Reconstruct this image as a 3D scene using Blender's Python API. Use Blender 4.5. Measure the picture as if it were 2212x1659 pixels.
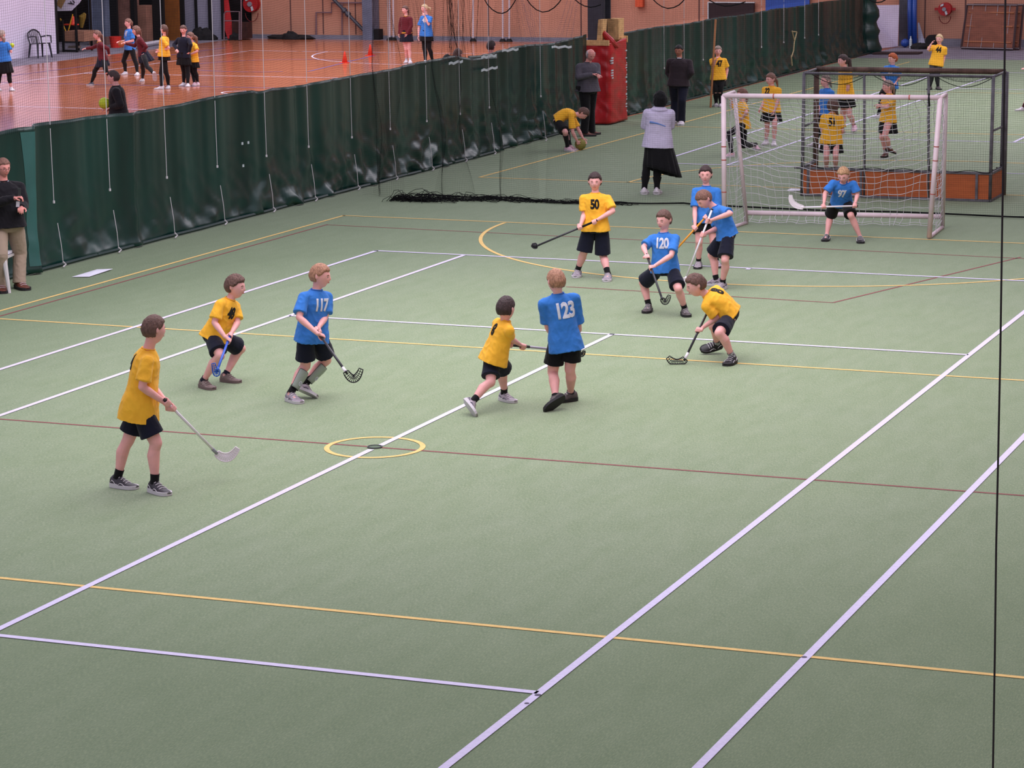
import bpy, bmesh, math, random
import numpy as np
from mathutils import Vector, Matrix, noise
from mathutils.bvhtree import BVHTree

for o in list(bpy.data.objects): bpy.data.objects.remove(o)
S = bpy.context.scene
COL = S.collection
random.seed(7)

# ------------------------------------------------------------------ camera
FPX = 5638.655
CAM = np.array([9.929, -21.184, 5.054])
YAW, PIT, ROL = -0.38429, 0.189374, -0.012131
_fw = np.array([math.sin(YAW)*math.cos(PIT), math.cos(YAW)*math.cos(PIT), -math.sin(PIT)])
_r0 = np.array([math.cos(YAW), -math.sin(YAW), 0.0]); _u0 = np.cross(_r0, _fw)
_R = _r0*math.cos(ROL)+_u0*math.sin(ROL); _U = -_r0*math.sin(ROL)+_u0*math.cos(ROL)
FH = np.array([math.sin(YAW), math.cos(YAW), 0.0])      # horizontal direction away from the gallery
RH = np.array([math.cos(YAW), -math.sin(YAW), 0.0])     # horizontal direction to the right
cam_d = bpy.data.cameras.new('camera'); cam = bpy.data.objects.new('camera', cam_d); COL.objects.link(cam)
cam_d.sensor_width = 36.0; cam_d.lens = FPX/2212*36.0; cam_d.clip_end = 400
M = Matrix.Identity(4)
for i in range(3):
    M[i][0] = _R[i]; M[i][1] = _U[i]; M[i][2] = -_fw[i]; M[i][3] = CAM[i]
cam.matrix_world = M
S.camera = cam

# ------------------------------------------------------------------ light and exposure
W = bpy.data.worlds.new('daylight'); S.world = W; W.use_nodes = True
W.node_tree.nodes['Background'].inputs[0].default_value = (0.88, 0.84, 1.0, 1)
W.node_tree.nodes['Background'].inputs[1].default_value = 0.72
def area(name, loc, sx, sy, power, colr=(1.0, 0.94, 1.0), rot=(0, 0, 0)):
    l = bpy.data.lights.new(name, 'AREA'); l.shape = 'RECTANGLE'; l.size = sx; l.size_y = sy
    l.energy = power; l.color = colr
    o = bpy.data.objects.new(name, l); COL.objects.link(o); o.location = loc; o.rotation_euler = rot
    o['label'] = 'translucent roof skylight panel above the court'; o['category'] = 'light'
    return o
area('skylight', (-0.5, 5.0, 9.0), 9, 14, 1350)
area('skylight', (-1.0, 38.0, 9.0), 9, 16, 900)
area('skylight', (-22, 42, 9.0), 10, 24, 2300)
S.view_settings.view_transform = 'Standard'; S.view_settings.look = 'None'
S.view_settings.exposure = 0.08; S.view_settings.gamma = 1.0
S.view_settings.use_curve_mapping = False

# ------------------------------------------------------------------ projection helpers (measured points of the hall)
def ray(px, py): return _fw + _R*(px-1106)/FPX - _U*(py-829.5)/FPX
def G(px, py, z=0.0):
    d = ray(px, py); return CAM + d*((z-CAM[2])/d[2])
def atD(px, py, D):
    d = ray(px, py); return CAM + d*(D/(d@FH))
def atY(px, py, y):
    d = ray(px, py); return CAM + d*((y-CAM[1])/d[1])
def atX(px, py, x):
    d = ray(px, py); return CAM + d*((x-CAM[0])/d[0])
def depth(p): return float((np.array(p)-CAM)@FH)

# ------------------------------------------------------------------ materials
def lin(c):
    r = []
    for v in c:
        v = v/255.0; r.append(v/12.92 if v <= 0.04045 else ((v+0.055)/1.055)**2.4)
    return tuple(r)+(1.0,)
MATS = {}
def mat(name, col, rough=0.7, spec=0.3, var=0.0, vscale=6.0, bump=0.0, bscale=40.0, metal=0.0, sheen=0.0, col2=None, stretch=None, coat=0.0, sss=0.0):
    if name in MATS: return MATS[name]
    m = bpy.data.materials.new(name); m.use_nodes = True; nt = m.node_tree; b = nt.nodes['Principled BSDF']
    b.inputs['Base Color'].default_value = lin(col); b.inputs['Roughness'].default_value = rough
    b.inputs['Specular IOR Level'].default_value = spec; b.inputs['Metallic'].default_value = metal
    if sheen: b.inputs['Sheen Weight'].default_value = sheen; b.inputs['Sheen Roughness'].default_value = 0.5
    if coat: b.inputs['Coat Weight'].default_value = coat; b.inputs['Coat Roughness'].default_value = 0.12
    if sss:
        b.inputs['Subsurface Weight'].default_value = sss; b.inputs['Subsurface Radius'].default_value = (0.012, 0.004, 0.002); b.inputs['Subsurface Scale'].default_value = 1.0
    if var or bump or col2:
        tc = nt.nodes.new('ShaderNodeTexCoord'); mp = nt.nodes.new('ShaderNodeMapping')
        nt.links.new(tc.outputs['Object'], mp.inputs[0])
        if stretch: mp.inputs['Scale'].default_value = stretch
    if var or col2:
        n = nt.nodes.new('ShaderNodeTexNoise'); n.inputs['Scale'].default_value = vscale; n.inputs['Detail'].default_value = 4
        nt.links.new(mp.outputs[0], n.inputs['Vector'])
        rp = nt.nodes.new('ShaderNodeValToRGB'); c = lin(col)
        c2 = lin(col2) if col2 else tuple(min(1, x*(1+var)) for x in c[:3])+(1,)
        c1 = c if col2 else tuple(x*(1-var) for x in c[:3])+(1,)
        rp.color_ramp.elements[0].color = c1; rp.color_ramp.elements[1].color = c2
        rp.color_ramp.elements[0].position = 0.35; rp.color_ramp.elements[1].position = 0.65
        nt.links.new(n.outputs['Fac'], rp.inputs[0]); nt.links.new(rp.outputs[0], b.inputs['Base Color'])
    if bump:
        n2 = nt.nodes.new('ShaderNodeTexNoise'); n2.inputs['Scale'].default_value = bscale; n2.inputs['Detail'].default_value = 3
        nt.links.new(mp.outputs[0], n2.inputs['Vector'])
        bp = nt.nodes.new('ShaderNodeBump'); bp.inputs['Strength'].default_value = bump; bp.inputs['Distance'].default_value = 0.01
        nt.links.new(n2.outputs['Fac'], bp.inputs['Height']); nt.links.new(bp.outputs[0], b.inputs['Normal'])
    MATS[name] = m; return m

def turf_mat():
    m = bpy.data.materials.new('artificial_turf'); m.use_nodes = True; nt = m.node_tree; b = nt.nodes['Principled BSDF']
    N = nt.nodes.new; L = nt.links.new
    tc = N('ShaderNodeTexCoord'); mp = N('ShaderNodeMapping'); mp.inputs['Scale'].default_value = (1, 0.28, 1); mp.inputs['Rotation'].default_value = (0, 0, 0.39)
    L(tc.outputs['Object'], mp.inputs[0])
    def ns(scale, det, src, rough=0.6):
        n = N('ShaderNodeTexNoise'); n.inputs['Scale'].default_value = scale; n.inputs['Detail'].default_value = det; n.inputs['Roughness'].default_value = rough
        L(src, n.inputs['Vector']); return n.outputs['Fac']
    fine = ns(95, 3, mp.outputs[0], 0.7); mid = ns(5.5, 5, mp.outputs[0], 0.65); big = ns(0.55, 3, tc.outputs['Object'])
    r1 = N('ShaderNodeValToRGB'); e = r1.color_ramp.elements
    e[0].position = 0.36; e[0].color = lin((86, 114, 70)); e[1].position = 0.66; e[1].color = lin((152, 164, 128))
    k = r1.color_ramp.elements.new(0.52); k.color = lin((118, 137, 98))
    L(fine, r1.inputs[0])
    r2 = N('ShaderNodeValToRGB'); e = r2.color_ramp.elements
    e[0].position = 0.3; e[0].color = lin((104, 128, 84)); e[1].position = 0.7; e[1].color = lin((132, 148, 116))
    L(mid, r2.inputs[0])
    mx = N('ShaderNodeMix'); mx.data_type = 'RGBA'; mx.inputs[0].default_value = 0.45
    L(r1.outputs[0], mx.inputs[6]); L(r2.outputs[0], mx.inputs[7])
    r3 = N('ShaderNodeValToRGB'); e = r3.color_ramp.elements
    e[0].position = 0.3; e[0].color = (0.93, 0.95, 0.9, 1); e[1].position = 0.7; e[1].color = (1.05, 1.03, 1.07, 1)
    L(big, r3.inputs[0])
    m2 = N('ShaderNodeMix'); m2.data_type = 'RGBA'; m2.blend_type = 'MULTIPLY'; m2.inputs[0].default_value = 1.0
    L(mx.outputs[2], m2.inputs[6]); L(r3.outputs[0], m2.inputs[7])
    # light falloff painted into the turf colour: paler mid courts, darker margins
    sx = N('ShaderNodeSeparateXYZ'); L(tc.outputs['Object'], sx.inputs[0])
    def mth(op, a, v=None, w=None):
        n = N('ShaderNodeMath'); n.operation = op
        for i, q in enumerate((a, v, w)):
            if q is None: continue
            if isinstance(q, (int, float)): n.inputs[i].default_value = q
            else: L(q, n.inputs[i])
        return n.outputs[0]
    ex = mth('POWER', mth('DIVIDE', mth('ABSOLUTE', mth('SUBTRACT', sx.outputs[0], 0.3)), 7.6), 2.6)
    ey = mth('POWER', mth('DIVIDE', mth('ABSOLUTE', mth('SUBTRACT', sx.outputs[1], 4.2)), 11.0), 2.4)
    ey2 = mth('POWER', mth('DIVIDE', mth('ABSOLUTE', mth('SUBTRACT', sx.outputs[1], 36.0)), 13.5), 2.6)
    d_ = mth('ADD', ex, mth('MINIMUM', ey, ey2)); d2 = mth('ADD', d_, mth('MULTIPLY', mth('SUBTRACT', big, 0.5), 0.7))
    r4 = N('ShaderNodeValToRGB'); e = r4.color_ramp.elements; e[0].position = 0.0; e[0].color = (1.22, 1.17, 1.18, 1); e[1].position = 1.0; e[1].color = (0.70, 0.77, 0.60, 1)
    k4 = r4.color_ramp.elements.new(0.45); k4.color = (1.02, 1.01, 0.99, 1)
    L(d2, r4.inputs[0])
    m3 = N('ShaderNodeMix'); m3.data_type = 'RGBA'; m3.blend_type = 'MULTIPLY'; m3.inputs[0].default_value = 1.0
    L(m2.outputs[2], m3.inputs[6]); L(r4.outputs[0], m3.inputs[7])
    L(m3.outputs[2], b.inputs['Base Color'])
    b.inputs['Roughness'].default_value = 0.85; b.inputs['Specular IOR Level'].default_value = 0.25
    b.inputs['Sheen Weight'].default_value = 0.25; b.inputs['Sheen Roughness'].default_value = 0.6; b.inputs['Sheen Tint'].default_value = (0.95, 0.95, 1, 1)
    bp = N('ShaderNodeBump'); bp.inputs['Strength'].default_value = 0.35; bp.inputs['Distance'].default_value = 0.01
    L(fine, bp.inputs['Height']); L(bp.outputs[0], b.inputs['Normal'])
    return m
def wood_floor_mat():
    m = bpy.data.materials.new('varnished_floorboards'); m.use_nodes = True; nt = m.node_tree; b = nt.nodes['Principled BSDF']
    N = nt.nodes.new; L = nt.links.new
    tc = N('ShaderNodeTexCoord'); mp = N('ShaderNodeMapping'); mp.inputs['Rotation'].default_value = (0, 0, 0.0)
    L(tc.outputs['Object'], mp.inputs[0])
    br = N('ShaderNodeTexBrick'); br.inputs['Color1'].default_value = lin((206, 128, 92)); br.inputs['Color2'].default_value = lin((178, 104, 76))
    br.inputs['Mortar'].default_value = lin((140, 80, 60)); br.inputs['Scale'].default_value = 1.0; br.inputs['Mortar Size'].default_value = 0.004
    br.inputs['Brick Width'].default_value = 2.4; br.inputs['Row Height'].default_value = 0.085
    L(mp.outputs[0], br.inputs['Vector'])
    n = N('ShaderNodeTexNoise'); n.inputs['Scale'].default_value = 1.2; n.inputs['Detail'].default_value = 5
    mp2 = N('ShaderNodeMapping'); mp2.inputs['Scale'].default_value = (0.6, 9, 1); L(tc.outputs['Object'], mp2.inputs[0]); L(mp2.outputs[0], n.inputs['Vector'])
    mx = N('ShaderNodeMix'); mx.data_type = 'RGBA'; mx.blend_type = 'MULTIPLY'; mx.inputs[0].default_value = 0.5
    rp = N('ShaderNodeValToRGB'); rp.color_ramp.elements[0].color = (0.7, 0.66, 0.62, 1); rp.color_ramp.elements[1].color = (1.15, 1.1, 1.05, 1)
    rp.color_ramp.elements[0].position = 0.3; rp.color_ramp.elements[1].position = 0.7
    L(n.outputs['Fac'], rp.inputs[0]); L(br.outputs['Color'], mx.inputs[6]); L(rp.outputs[0], mx.inputs[7]); L(mx.outputs[2], b.inputs['Base Color'])
    b.inputs['Roughness'].default_value = 0.16; b.inputs['Specular IOR Level'].default_value = 0.75
    return m

# ------------------------------------------------------------------ object helpers
def mesh_obj(name, verts, faces, m, parent=None, smooth=False, mats=None, mi=None):
    me = bpy.data.meshes.new(name); me.from_pydata([tuple(map(float, v)) for v in verts], [], [tuple(map(int, f)) for f in faces])
    for x in ([m] if m else []) + (mats or []): me.materials.append(x)
    if mi is not None: me.polygons.foreach_set('material_index', np.array(mi, dtype=np.int32))
    if smooth: me.polygons.foreach_set('use_smooth', [True]*len(me.polygons))
    me.update()
    o = bpy.data.objects.new(name, me); COL.objects.link(o)
    if parent: put(o, parent)
    return o
def put(o, parent):
    """parent o, keeping it where it is, with its origin on its parent's origin"""
    o.parent = parent
    p = parent; off = Vector((0, 0, 0))
    while p is not None: off += p.location; p = p.parent
    o.data.transform(Matrix.Translation(-off)) if o.data else None
def thing(name, label, cat, loc=(0, 0, 0), group=None):
    o = bpy.data.objects.new(name, None); COL.objects.link(o); o.location = tuple(map(float, loc)); o.empty_display_size = 0.1
    o['label'] = label; o['category'] = cat
    if group: o['group'] = group
    return o
def tag(o, label, cat, group=None):
    o['label'] = label; o['category'] = cat
    if group: o['group'] = group
    return o
def struct(o): o['kind'] = 'structure'; return o
def pset(o, label): o['label'] = label; return o

class MB:
    def __init__(s): s.v = []; s.f = []; s.m = []
    def add(s, v, f, mi=0):
        b = len(s.v); s.v += [tuple(map(float, x)) for x in v]; s.f += [tuple(i+b for i in q) for q in f]; s.m += [mi]*len(f); return s
    def box(s, a, b, mi=0):
        x0, y0, z0 = a; x1, y1, z1 = b
        return s.add([(x0,y0,z0),(x1,y0,z0),(x1,y1,z0),(x0,y1,z0),(x0,y0,z1),(x1,y0,z1),(x1,y1,z1),(x0,y1,z1)],
                     [(0,3,2,1),(4,5,6,7),(0,1,5,4),(1,2,6,5),(2,3,7,6),(3,0,4,7)], mi)
    def obox(s, c, ax, ay, az, mi=0):
        c, ax, ay, az = map(np.array, (c, ax, ay, az)); v = []
        for k in (-1, 1):
            for (i, j) in ((-1,-1),(1,-1),(1,1),(-1,1)): v.append(c+ax*i+ay*j+az*k)
        return s.add(v, [(0,3,2,1),(4,5,6,7),(0,1,5,4),(1,2,6,5),(2,3,7,6),(3,0,4,7)], mi)
    def tube(s, pts, r, n=8, mi=0, cap=True):
        v, f = tube(pts, r, n, cap); return s.add(v, f, mi)
    def quadstrip(s, a, b, mi=0):
        v = [tuple(x) for p in zip(a, b) for x in p]; f = [(2*i, 2*i+1, 2*i+3, 2*i+2) for i in range(len(a)-1)]
        return s.add(v, f, mi)
    def build(s, name, m, parent=None, smooth=False, mats=None):
        return mesh_obj(name, s.v, s.f, m, parent, smooth, mats, s.m if mats else None)

def frame_of(d):
    d = d/np.linalg.norm(d); a = np.array([0, 0, 1.0]) if abs(d[2]) < 0.9 else np.array([1.0, 0, 0])
    u = np.cross(a, d); u /= np.linalg.norm(u); return d, u, np.cross(d, u)
def tube(pts, r, n=8, cap=True):
    P = [np.array(p, float) for p in pts]; K = len(P); rs = r if hasattr(r, '__len__') else [r]*K
    v = []; f = []; u = None
    for i, p in enumerate(P):
        d = P[min(i+1, K-1)]-P[max(i-1, 0)]; d = d/max(1e-9, np.linalg.norm(d))
        if u is None: _, u, _ = frame_of(d)
        u = u-d*(u@d); u /= max(1e-9, np.linalg.norm(u)); w = np.cross(d, u)
        for k in range(n):
            a = 2*math.pi*k/n; v.append(p+(u*math.cos(a)+w*math.sin(a))*rs[i])
    for i in range(K-1):
        for k in range(n): f.append((i*n+k, i*n+(k+1)%n, (i+1)*n+(k+1)%n, (i+1)*n+k))
    if cap: f.append(tuple(range(n-1, -1, -1))); f.append(tuple((K-1)*n+k for k in range(n)))
    return v, f
def strands_obj(name, lines, r, m, parent=None, n=3):
    V = []; F = []; base = 0
    for P in lines:
        P = np.asarray(P, float); K = len(P); d = np.gradient(P, axis=0); d /= np.maximum(1e-9, np.linalg.norm(d, axis=1))[:, None]
        a = np.array([0.31, 0.22, 0.93]) if abs(d[0][2]) < 0.9 else np.array([0.93, 0.31, 0.2])
        u = np.cross(d, a); u /= np.linalg.norm(u, axis=1)[:, None]; w = np.cross(d, u)
        ring = np.stack([P+(u*math.cos(2*math.pi*k/n)+w*math.sin(2*math.pi*k/n))*r for k in range(n)], axis=1).reshape(-1, 3)
        V.append(ring); i = np.arange(K-1)[:, None]*n; k = np.arange(n)[None, :]; k2 = (k+1) % n
        F.append((np.stack([i+k, i+k2, i+n+k2, i+n+k], axis=2).reshape(-1, 4))+base); base += K*n
    V = np.concatenate(V); F = np.concatenate(F)
    me = bpy.data.meshes.new(name); me.vertices.add(len(V)); me.vertices.foreach_set('co', V.astype(np.float32).ravel())
    me.loops.add(F.size); me.loops.foreach_set('vertex_index', F.astype(np.int32).ravel())
    me.polygons.add(len(F)); me.polygons.foreach_set('loop_start', np.arange(0, F.size, 4, dtype=np.int32))
    me.polygons.foreach_set('loop_total', np.full(len(F), 4, dtype=np.int32)); me.update(calc_edges=True); me.materials.append(m)
    o = bpy.data.objects.new(name, me); COL.objects.link(o)
    if parent: put(o, parent)
    return o
def dup(root, loc, label=None, group=None):
    r = root.copy(); COL.objects.link(r); r.location = loc
    if label: r['label'] = label
    if group: r['group'] = group
    for ch in list(root.children):
        c = ch.copy(); COL.objects.link(c); c.parent = r
        for g in ch.children:
            d = g.copy(); COL.objects.link(d); d.parent = c
    return r
# ================================================================== THE HALL
turf = turf_mat(); wood = wood_floor_mat()
white_paint = mat('white_line_paint', (218, 210, 238), 0.8, 0.2, var=0.05, vscale=30)
yellow_paint = mat('yellow_line_paint', (230, 194, 124), 0.8, 0.2, var=0.08, vscale=20)
maroon_paint = mat('maroon_line_paint', (140, 84, 84), 0.8, 0.2, var=0.1, vscale=20)
floor = MB().box((-9.15, -24, -0.1), (13, 52.75, 0)).build('floor', turf); struct(floor)
wfl = MB().box((-32.0, -24, -0.1), (-9.15, 58.2, 0.0)).build('floor', wood); struct(wfl)
conc = mat('concrete', (128, 122, 134), 0.75, 0.3, var=0.15, vscale=2.5, bump=0.2)
st = MB().box((-37.2, -24, -0.1), (-32.0, 58.2, 0.004)); st.box((-9.15, 52.75, -0.1), (13, 60.5, 0.004)); st.box((-37.2, 58.2, -0.1), (-9.15, 60.5, 0.004))
struct(st.build('floor', conc))

def line_strip(mb, a, b, w, z):
    a = np.array(a[:2], float); b = np.array(b[:2], float); d = (b-a)/np.linalg.norm(b-a); n = np.array([-d[1], d[0]])*w/2
    mb.add([(*(a-n), z), (*(b-n), z), (*(b+n), z), (*(a+n), z)], [(0, 1, 2, 3)])
def arc_strip(mb, c, r, a0, a1, w, z, n=96):
    ins, out = [], []
    for i in range(n+1):
        t = math.radians(a0+(a1-a0)*i/n); ins.append((c[0]+(r-w/2)*math.cos(t), c[1]+(r-w/2)*math.sin(t), z)); out.append((c[0]+(r+w/2)*math.cos(t), c[1]+(r+w/2)*math.sin(t), z))
    mb.quadstrip(ins, out)
wl = MB(); z = 0.005
for x0, y0, x1, y1 in [(-5.49,-11.9,-5.48,11.91), (-4.09,-11.9,-4.12,11.86), (0.03,-6.42,0.01,-0.1), (0.02,0.08,0.01,6.42), (4.09,-11.9,4.13,11.82), (5.48,-11.9,5.49,11.82),
                       (-5.51,11.89,5.51,11.76), (-4.11,6.44,4.11,6.35), (-4.09,-6.47,4.09,-6.37), (0.01,11.7,0.01,11.82)]:
    line_strip(wl, (x0, y0), (x1, y1), 0.06, z)
for x0, y0, x1, y1 in [(-5.49,24.05,-5.46,47.8), (-4.1,24.05,-3.92,47.8), (0.02,29.45,0.02,42.3), (4.115,24.05,4.115,47.8), (5.48,24.05,5.48,47.8),
                       (-5.49,24.03,5.49,24.03), (-4.0,29.45,4.1,29.45), (-4.0,42.3,4.1,42.3), (-5.48,47.8,5.48,47.8)]:
    line_strip(wl, (x0, y0), (x1, y1), 0.06, z)
pset(wl.build('painted_court_line', white_paint, floor), 'white painted tennis court lines')
yl = MB(); z = 0.0035
for x0, y0, x1, y1 in [(-7.71,-15.3,-7.65,15.4), (7.6,-15.3,7.6,15.27), (-7.68,15.37,7.6,15.22), (-7.7,5.17,7.6,5.06), (-7.7,-5.18,7.6,-5.01),
                       (-7.68,20.94,7.6,20.85), (-7.68,20.94,-7.25,51.4), (-7.5,31.0,7.6,31.0), (-7.4,41.2,7.6,41.2)]:
    line_strip(yl, (x0, y0), (x1, y1), 0.05, z)
arc_strip(yl, (0.0, 15.29), 4.9, -180, 0, 0.055, z); arc_strip(yl, (0.0, 20.9), 4.9, 0, 180, 0.055, z); arc_strip(yl, (0.0, 0.0), 0.44, 0, 360, 0.05, 0.004, 72)
pset(yl.build('painted_court_line', yellow_paint, floor), 'yellow painted netball court lines and centre circle')
ml = MB(); z = 0.0025
for x0, y0, x1, y1 in [(-7.5,0,7.5,0.02), (-7.53,-14.4,-7.42,14.32), (7.5,-14.4,7.5,13.6), (-7.42,14.28,7.5,13.58), (-1.75,9.58,1.8,9.36), (1.8,9.36,3.2,13.9)]:
    line_strip(ml, (x0, y0), (x1, y1), 0.036, z)
pset(ml.build('painted_court_line', maroon_paint, floor), 'thin maroon court lines')
# net anchor in the centre mark, a puck mark on the near service line
anc = thing('net_anchor', 'small dark steel ring set in the turf in the middle of the yellow centre circle', 'anchor', (0.0, 0.0, 0))
v = [(0.065*math.cos(t), 0.065*math.sin(t), 0.008) for t in np.linspace(0, 2*math.pi, 33)]
MB().tube(v, 0.006, 6, cap=False).build('ring', mat('dark_steel', (66, 66, 70), 0.5, 0.5), anc)
MB().tube([(0, 0, 0.0005), (0, 0, 0.007)], 0.055, 20).build('plate', mat('anchor_infill', (96, 112, 92), 0.9), anc)
sm_ = mat('rubber_scuff', (92, 84, 104), 0.8)
for px, py, r_ in ((1162, 1503, 0.022), (1138, 1521, 0.016), (1737, 1421, 0.02)):
    p = G(px, py); MB().tube([(p[0], p[1], 0.0052), (p[0], p[1], 0.0066)], r_, 12).build('scuff_mark', sm_, floor)
# wood court lines
ww = MB(); wb = MB(); z = 0.002
for x0, y0, x1, y1 in [(-28.5,22,-28.5,52.3), (-28.5,52.3,-13.3,52.3), (-13.3,22,-13.3,52.3), (-28.5,32.0,-13.3,32.0), (-28.5,42.2,-13.3,42.2)]:
    line_strip(ww, (x0, y0), (x1, y1), 0.05, z)
arc_strip(ww, (-20.9, 37.1), 0.45, 0, 360, 0.05, z, 48); arc_strip(ww, (-20.9, 52.3), 4.9, -180, 0, 0.05, z)
for x0, y0, x1, y1 in [(-30.0,22,-30.0,53.4), (-22.5,44.2,-23.6,51.0), (-22.9,36.0,-22.3,36.3), (-12,38.6,-30,38.6)]:
    line_strip(wb, (x0, y0), (x1, y1), 0.05, 0.003)
arc_strip(wb, (-24.5, 46.3), 2.6, 60, 300, 0.05, 0.003)
pset(ww.build('painted_court_line', white_paint, wfl), 'white painted lines'); pset(wb.build('painted_court_line', mat('blue_line_paint', (92, 92, 168), 0.6), wfl), 'blue painted lines')

# ---------------------------------------------------------------- walls
peach = mat('peach_block_wall', (188, 134, 112), 0.8, 0.2, var=0.05, vscale=1.2, bump=0.15, bscale=8)
joint = mat('dark_joint', (92, 64, 62), 0.8)
off_white = mat('white_partition', (222, 212, 236), 0.6, 0.3, var=0.03, vscale=1.0)
black = mat('black_matte', (16, 15, 18), 0.7, 0.3)
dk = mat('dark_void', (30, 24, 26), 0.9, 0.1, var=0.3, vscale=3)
gsteel = mat('blue_grey_steel', (96, 104, 126), 0.5, 0.5, var=0.15, vscale=3, bump=0.1)
dsteel = mat('charcoal_steel', (58, 58, 70), 0.5, 0.5, var=0.2, vscale=5)
wb_ = MB().box((-31.8, 58.75, 0), (13.2, 59.0, 7.5)).build('wall_back', peach); struct(wb_)
jm = MB()
for px in (628, 698, 768, 1055, 1255, 1300, 1510, 1998, 2085):
    x = atY(px, 40, 58.74)[0]; jm.box((x-0.018, 58.735, 0.15), (x+0.018, 58.76, 7.4))
pset(jm.build('panel_joint', joint, wb_), 'dark vertical joints between wall panels')
struct(MB().box((-31.8, 58.62, 0.0), (-9.5, 58.75, 0.12)).build('baseboard_back', mat('grey_kerb', (120, 116, 128), 0.7, var=0.15, vscale=4)))
struct(MB().box((-9.2, 58.45, 0.0), (13.2, 58.75, 0.22)).build('baseboard_back_right', mat('grey_kerb', (120, 116, 128), 0.7)))
struct(MB().box((13.0, -24, 0), (13.2, 59, 7.5)).build('wall_right', peach))
struct(MB().box((-34.05, -24, 0), (-33.9, 49.6, 7.5)).build('wall_left', off_white))
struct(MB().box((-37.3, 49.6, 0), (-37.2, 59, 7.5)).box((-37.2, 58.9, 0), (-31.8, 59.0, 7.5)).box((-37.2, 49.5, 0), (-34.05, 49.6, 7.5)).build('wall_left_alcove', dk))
struct(MB().box((-33.98, 49.6, 0), (-33.88, 49.72, 7.5)).build('trim_1', black))

# ---------------------------------------------------------------- divider curtains of green vinyl
green = bpy.data.materials.new('green_vinyl'); green.use_nodes = True
_b = green.node_tree.nodes['Principled BSDF']
_N = green.node_tree.nodes.new; _L = green.node_tree.links.new
_tc = _N('ShaderNodeTexCoord'); _mp = _N('ShaderNodeMapping'); _mp.inputs['Scale'].default_value = (1, 1, 0.25); _L(_tc.outputs['Object'], _mp.inputs[0])
_n = _N('ShaderNodeTexNoise'); _n.inputs['Scale'].default_value = 1.4; _n.inputs['Detail'].default_value = 5; _L(_mp.outputs[0], _n.inputs[0])
_r = _N('ShaderNodeValToRGB'); _r.color_ramp.elements[0].color = lin((8, 40, 36)); _r.color_ramp.elements[1].color = lin((18, 60, 54)); _r.color_ramp.elements[0].position = 0.35; _r.color_ramp.elements[1].position = 0.7
_L(_n.outputs['Fac'], _r.inputs[0]); _L(_r.outputs[0], _b.inputs['Base Color'])
_b.inputs['Roughness'].default_value = 0.30; _b.inputs['Specular IOR Level'].default_value = 0.5
rope_w = mat('white_rope', (205, 200, 205), 0.8, 0.2)
tape_w = mat('white_tape', (196, 206, 212), 0.5, 0.4)
def smooth01(t): t = max(0.0, min(1.0, t)); return t*t*(3-2*t)
def curtain(name, label, x, y0, y1, hfun, seed, amp, crumple, ridges=(), group='green divider curtains'):
    t = thing(name, label, 'curtain', (x, (y0+y1)/2, 0), group)
    ny = int((y1-y0)/0.05); nz = 34; V = []; F = []
    for j in range(nz+1):
        s = j/nz
        for i in range(ny+1):
            y = y0+(y1-y0)*i/ny; h = hfun(y)
            zz = 0.03+(h-0.03)*s
            f = noise.noise(Vector((y*1.05, seed, 0)))*1.3+0.6*noise.noise(Vector((y*2.7, seed+5, 0.15*s)))+0.25*noise.noise(Vector((y*6.5, seed+9, 0.3*s)))
            fq = smooth01((y-11)/6)
            dx = amp*(f*(0.55+0.45*s)+fq*(0.7*noise.noise(Vector((y*4.2+0.25*s, seed+11, 0.2*s)))+0.35*math.sin(y*9.0+3*noise.noise(Vector((y*0.8, seed, 7))))))
            b = (1-s)**3
            cr = noise.noise(Vector((y*2.3, zz*2.6, seed+2)))+0.6*noise.noise(Vector((y*5.1+zz*3, zz*5.5, seed+3)))
            cr2 = abs(noise.noise(Vector((y*1.6-zz*1.2, zz*2.0, seed+7))))
            dx += (0.45+0.75*smooth01((y-13.5)/5))*crumple*(b*(0.8*cr-1.3*cr2+0.4))*(0.5+0.8*abs(noise.noise(Vector((y*0.45, seed, 4)))))*1.2
            ky = 0.45+0.75*smooth01((y-13.5)/5)
            dx += ky*crumple*0.45*(1-s)**2.2*(abs(noise.noise(Vector((y*3.1+zz*1.5, zz*4.2, seed+21))))*1.6-0.35)
            for (yc, w, a) in ridges: dx += a*math.exp(-((y-yc+0.12*(1-s))/w)**2)
            dx += 0.10*b*b
            V.append((x+dx, y, zz))
    for j in range(nz):
        for i in range(ny):
            a = j*(ny+1)+i; F.append((a, a+1, a+ny+2, a+ny+1))
    o = mesh_obj('vinyl_sheet', V, F, green, t, smooth=True)
    sm = o.modifiers.new('s', 'SOLIDIFY'); sm.thickness = 0.004
    hem = [(x+0.02+0.10+0.01*math.sin(y*3), y, 0.035) for y in np.arange(y0, y1, 0.4)]
    MB().tube(hem, 0.028, 6).build('weighted_hem', mat('dark_green_hem', (18, 44, 42), 0.5, 0.4), t)
    return t
def top_h(y):
    return 1.94+0.03*math.sin(y*0.9)+0.04*noise.noise(Vector((y*0.7, 3, 0)))+(-0.10*smooth01((y-23.0)/1.2) if y > 23 else 0)-0.05*smooth01((y-15.0)/0.4)*smooth01((19-y)/2)
rx = -9.0
c1 = curtain('divider_curtain', 'longest green vinyl curtain, nearest the gallery, with a crumpled hem lying on the turf', -9.08, -6.0, 25.2, top_h, 1.3, 0.045, 0.13, ridges=((8.6, 0.13, 0.16), (11.35, 0.16, 0.10)))
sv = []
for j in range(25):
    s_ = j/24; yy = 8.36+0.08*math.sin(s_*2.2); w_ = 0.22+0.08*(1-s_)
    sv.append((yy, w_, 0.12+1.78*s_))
_bv = BVHTree.FromPolygons([v.co+Vector(c1.location) for v in c1.children[0].data.vertices], [p.vertices for p in c1.children[0].data.polygons])
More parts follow.
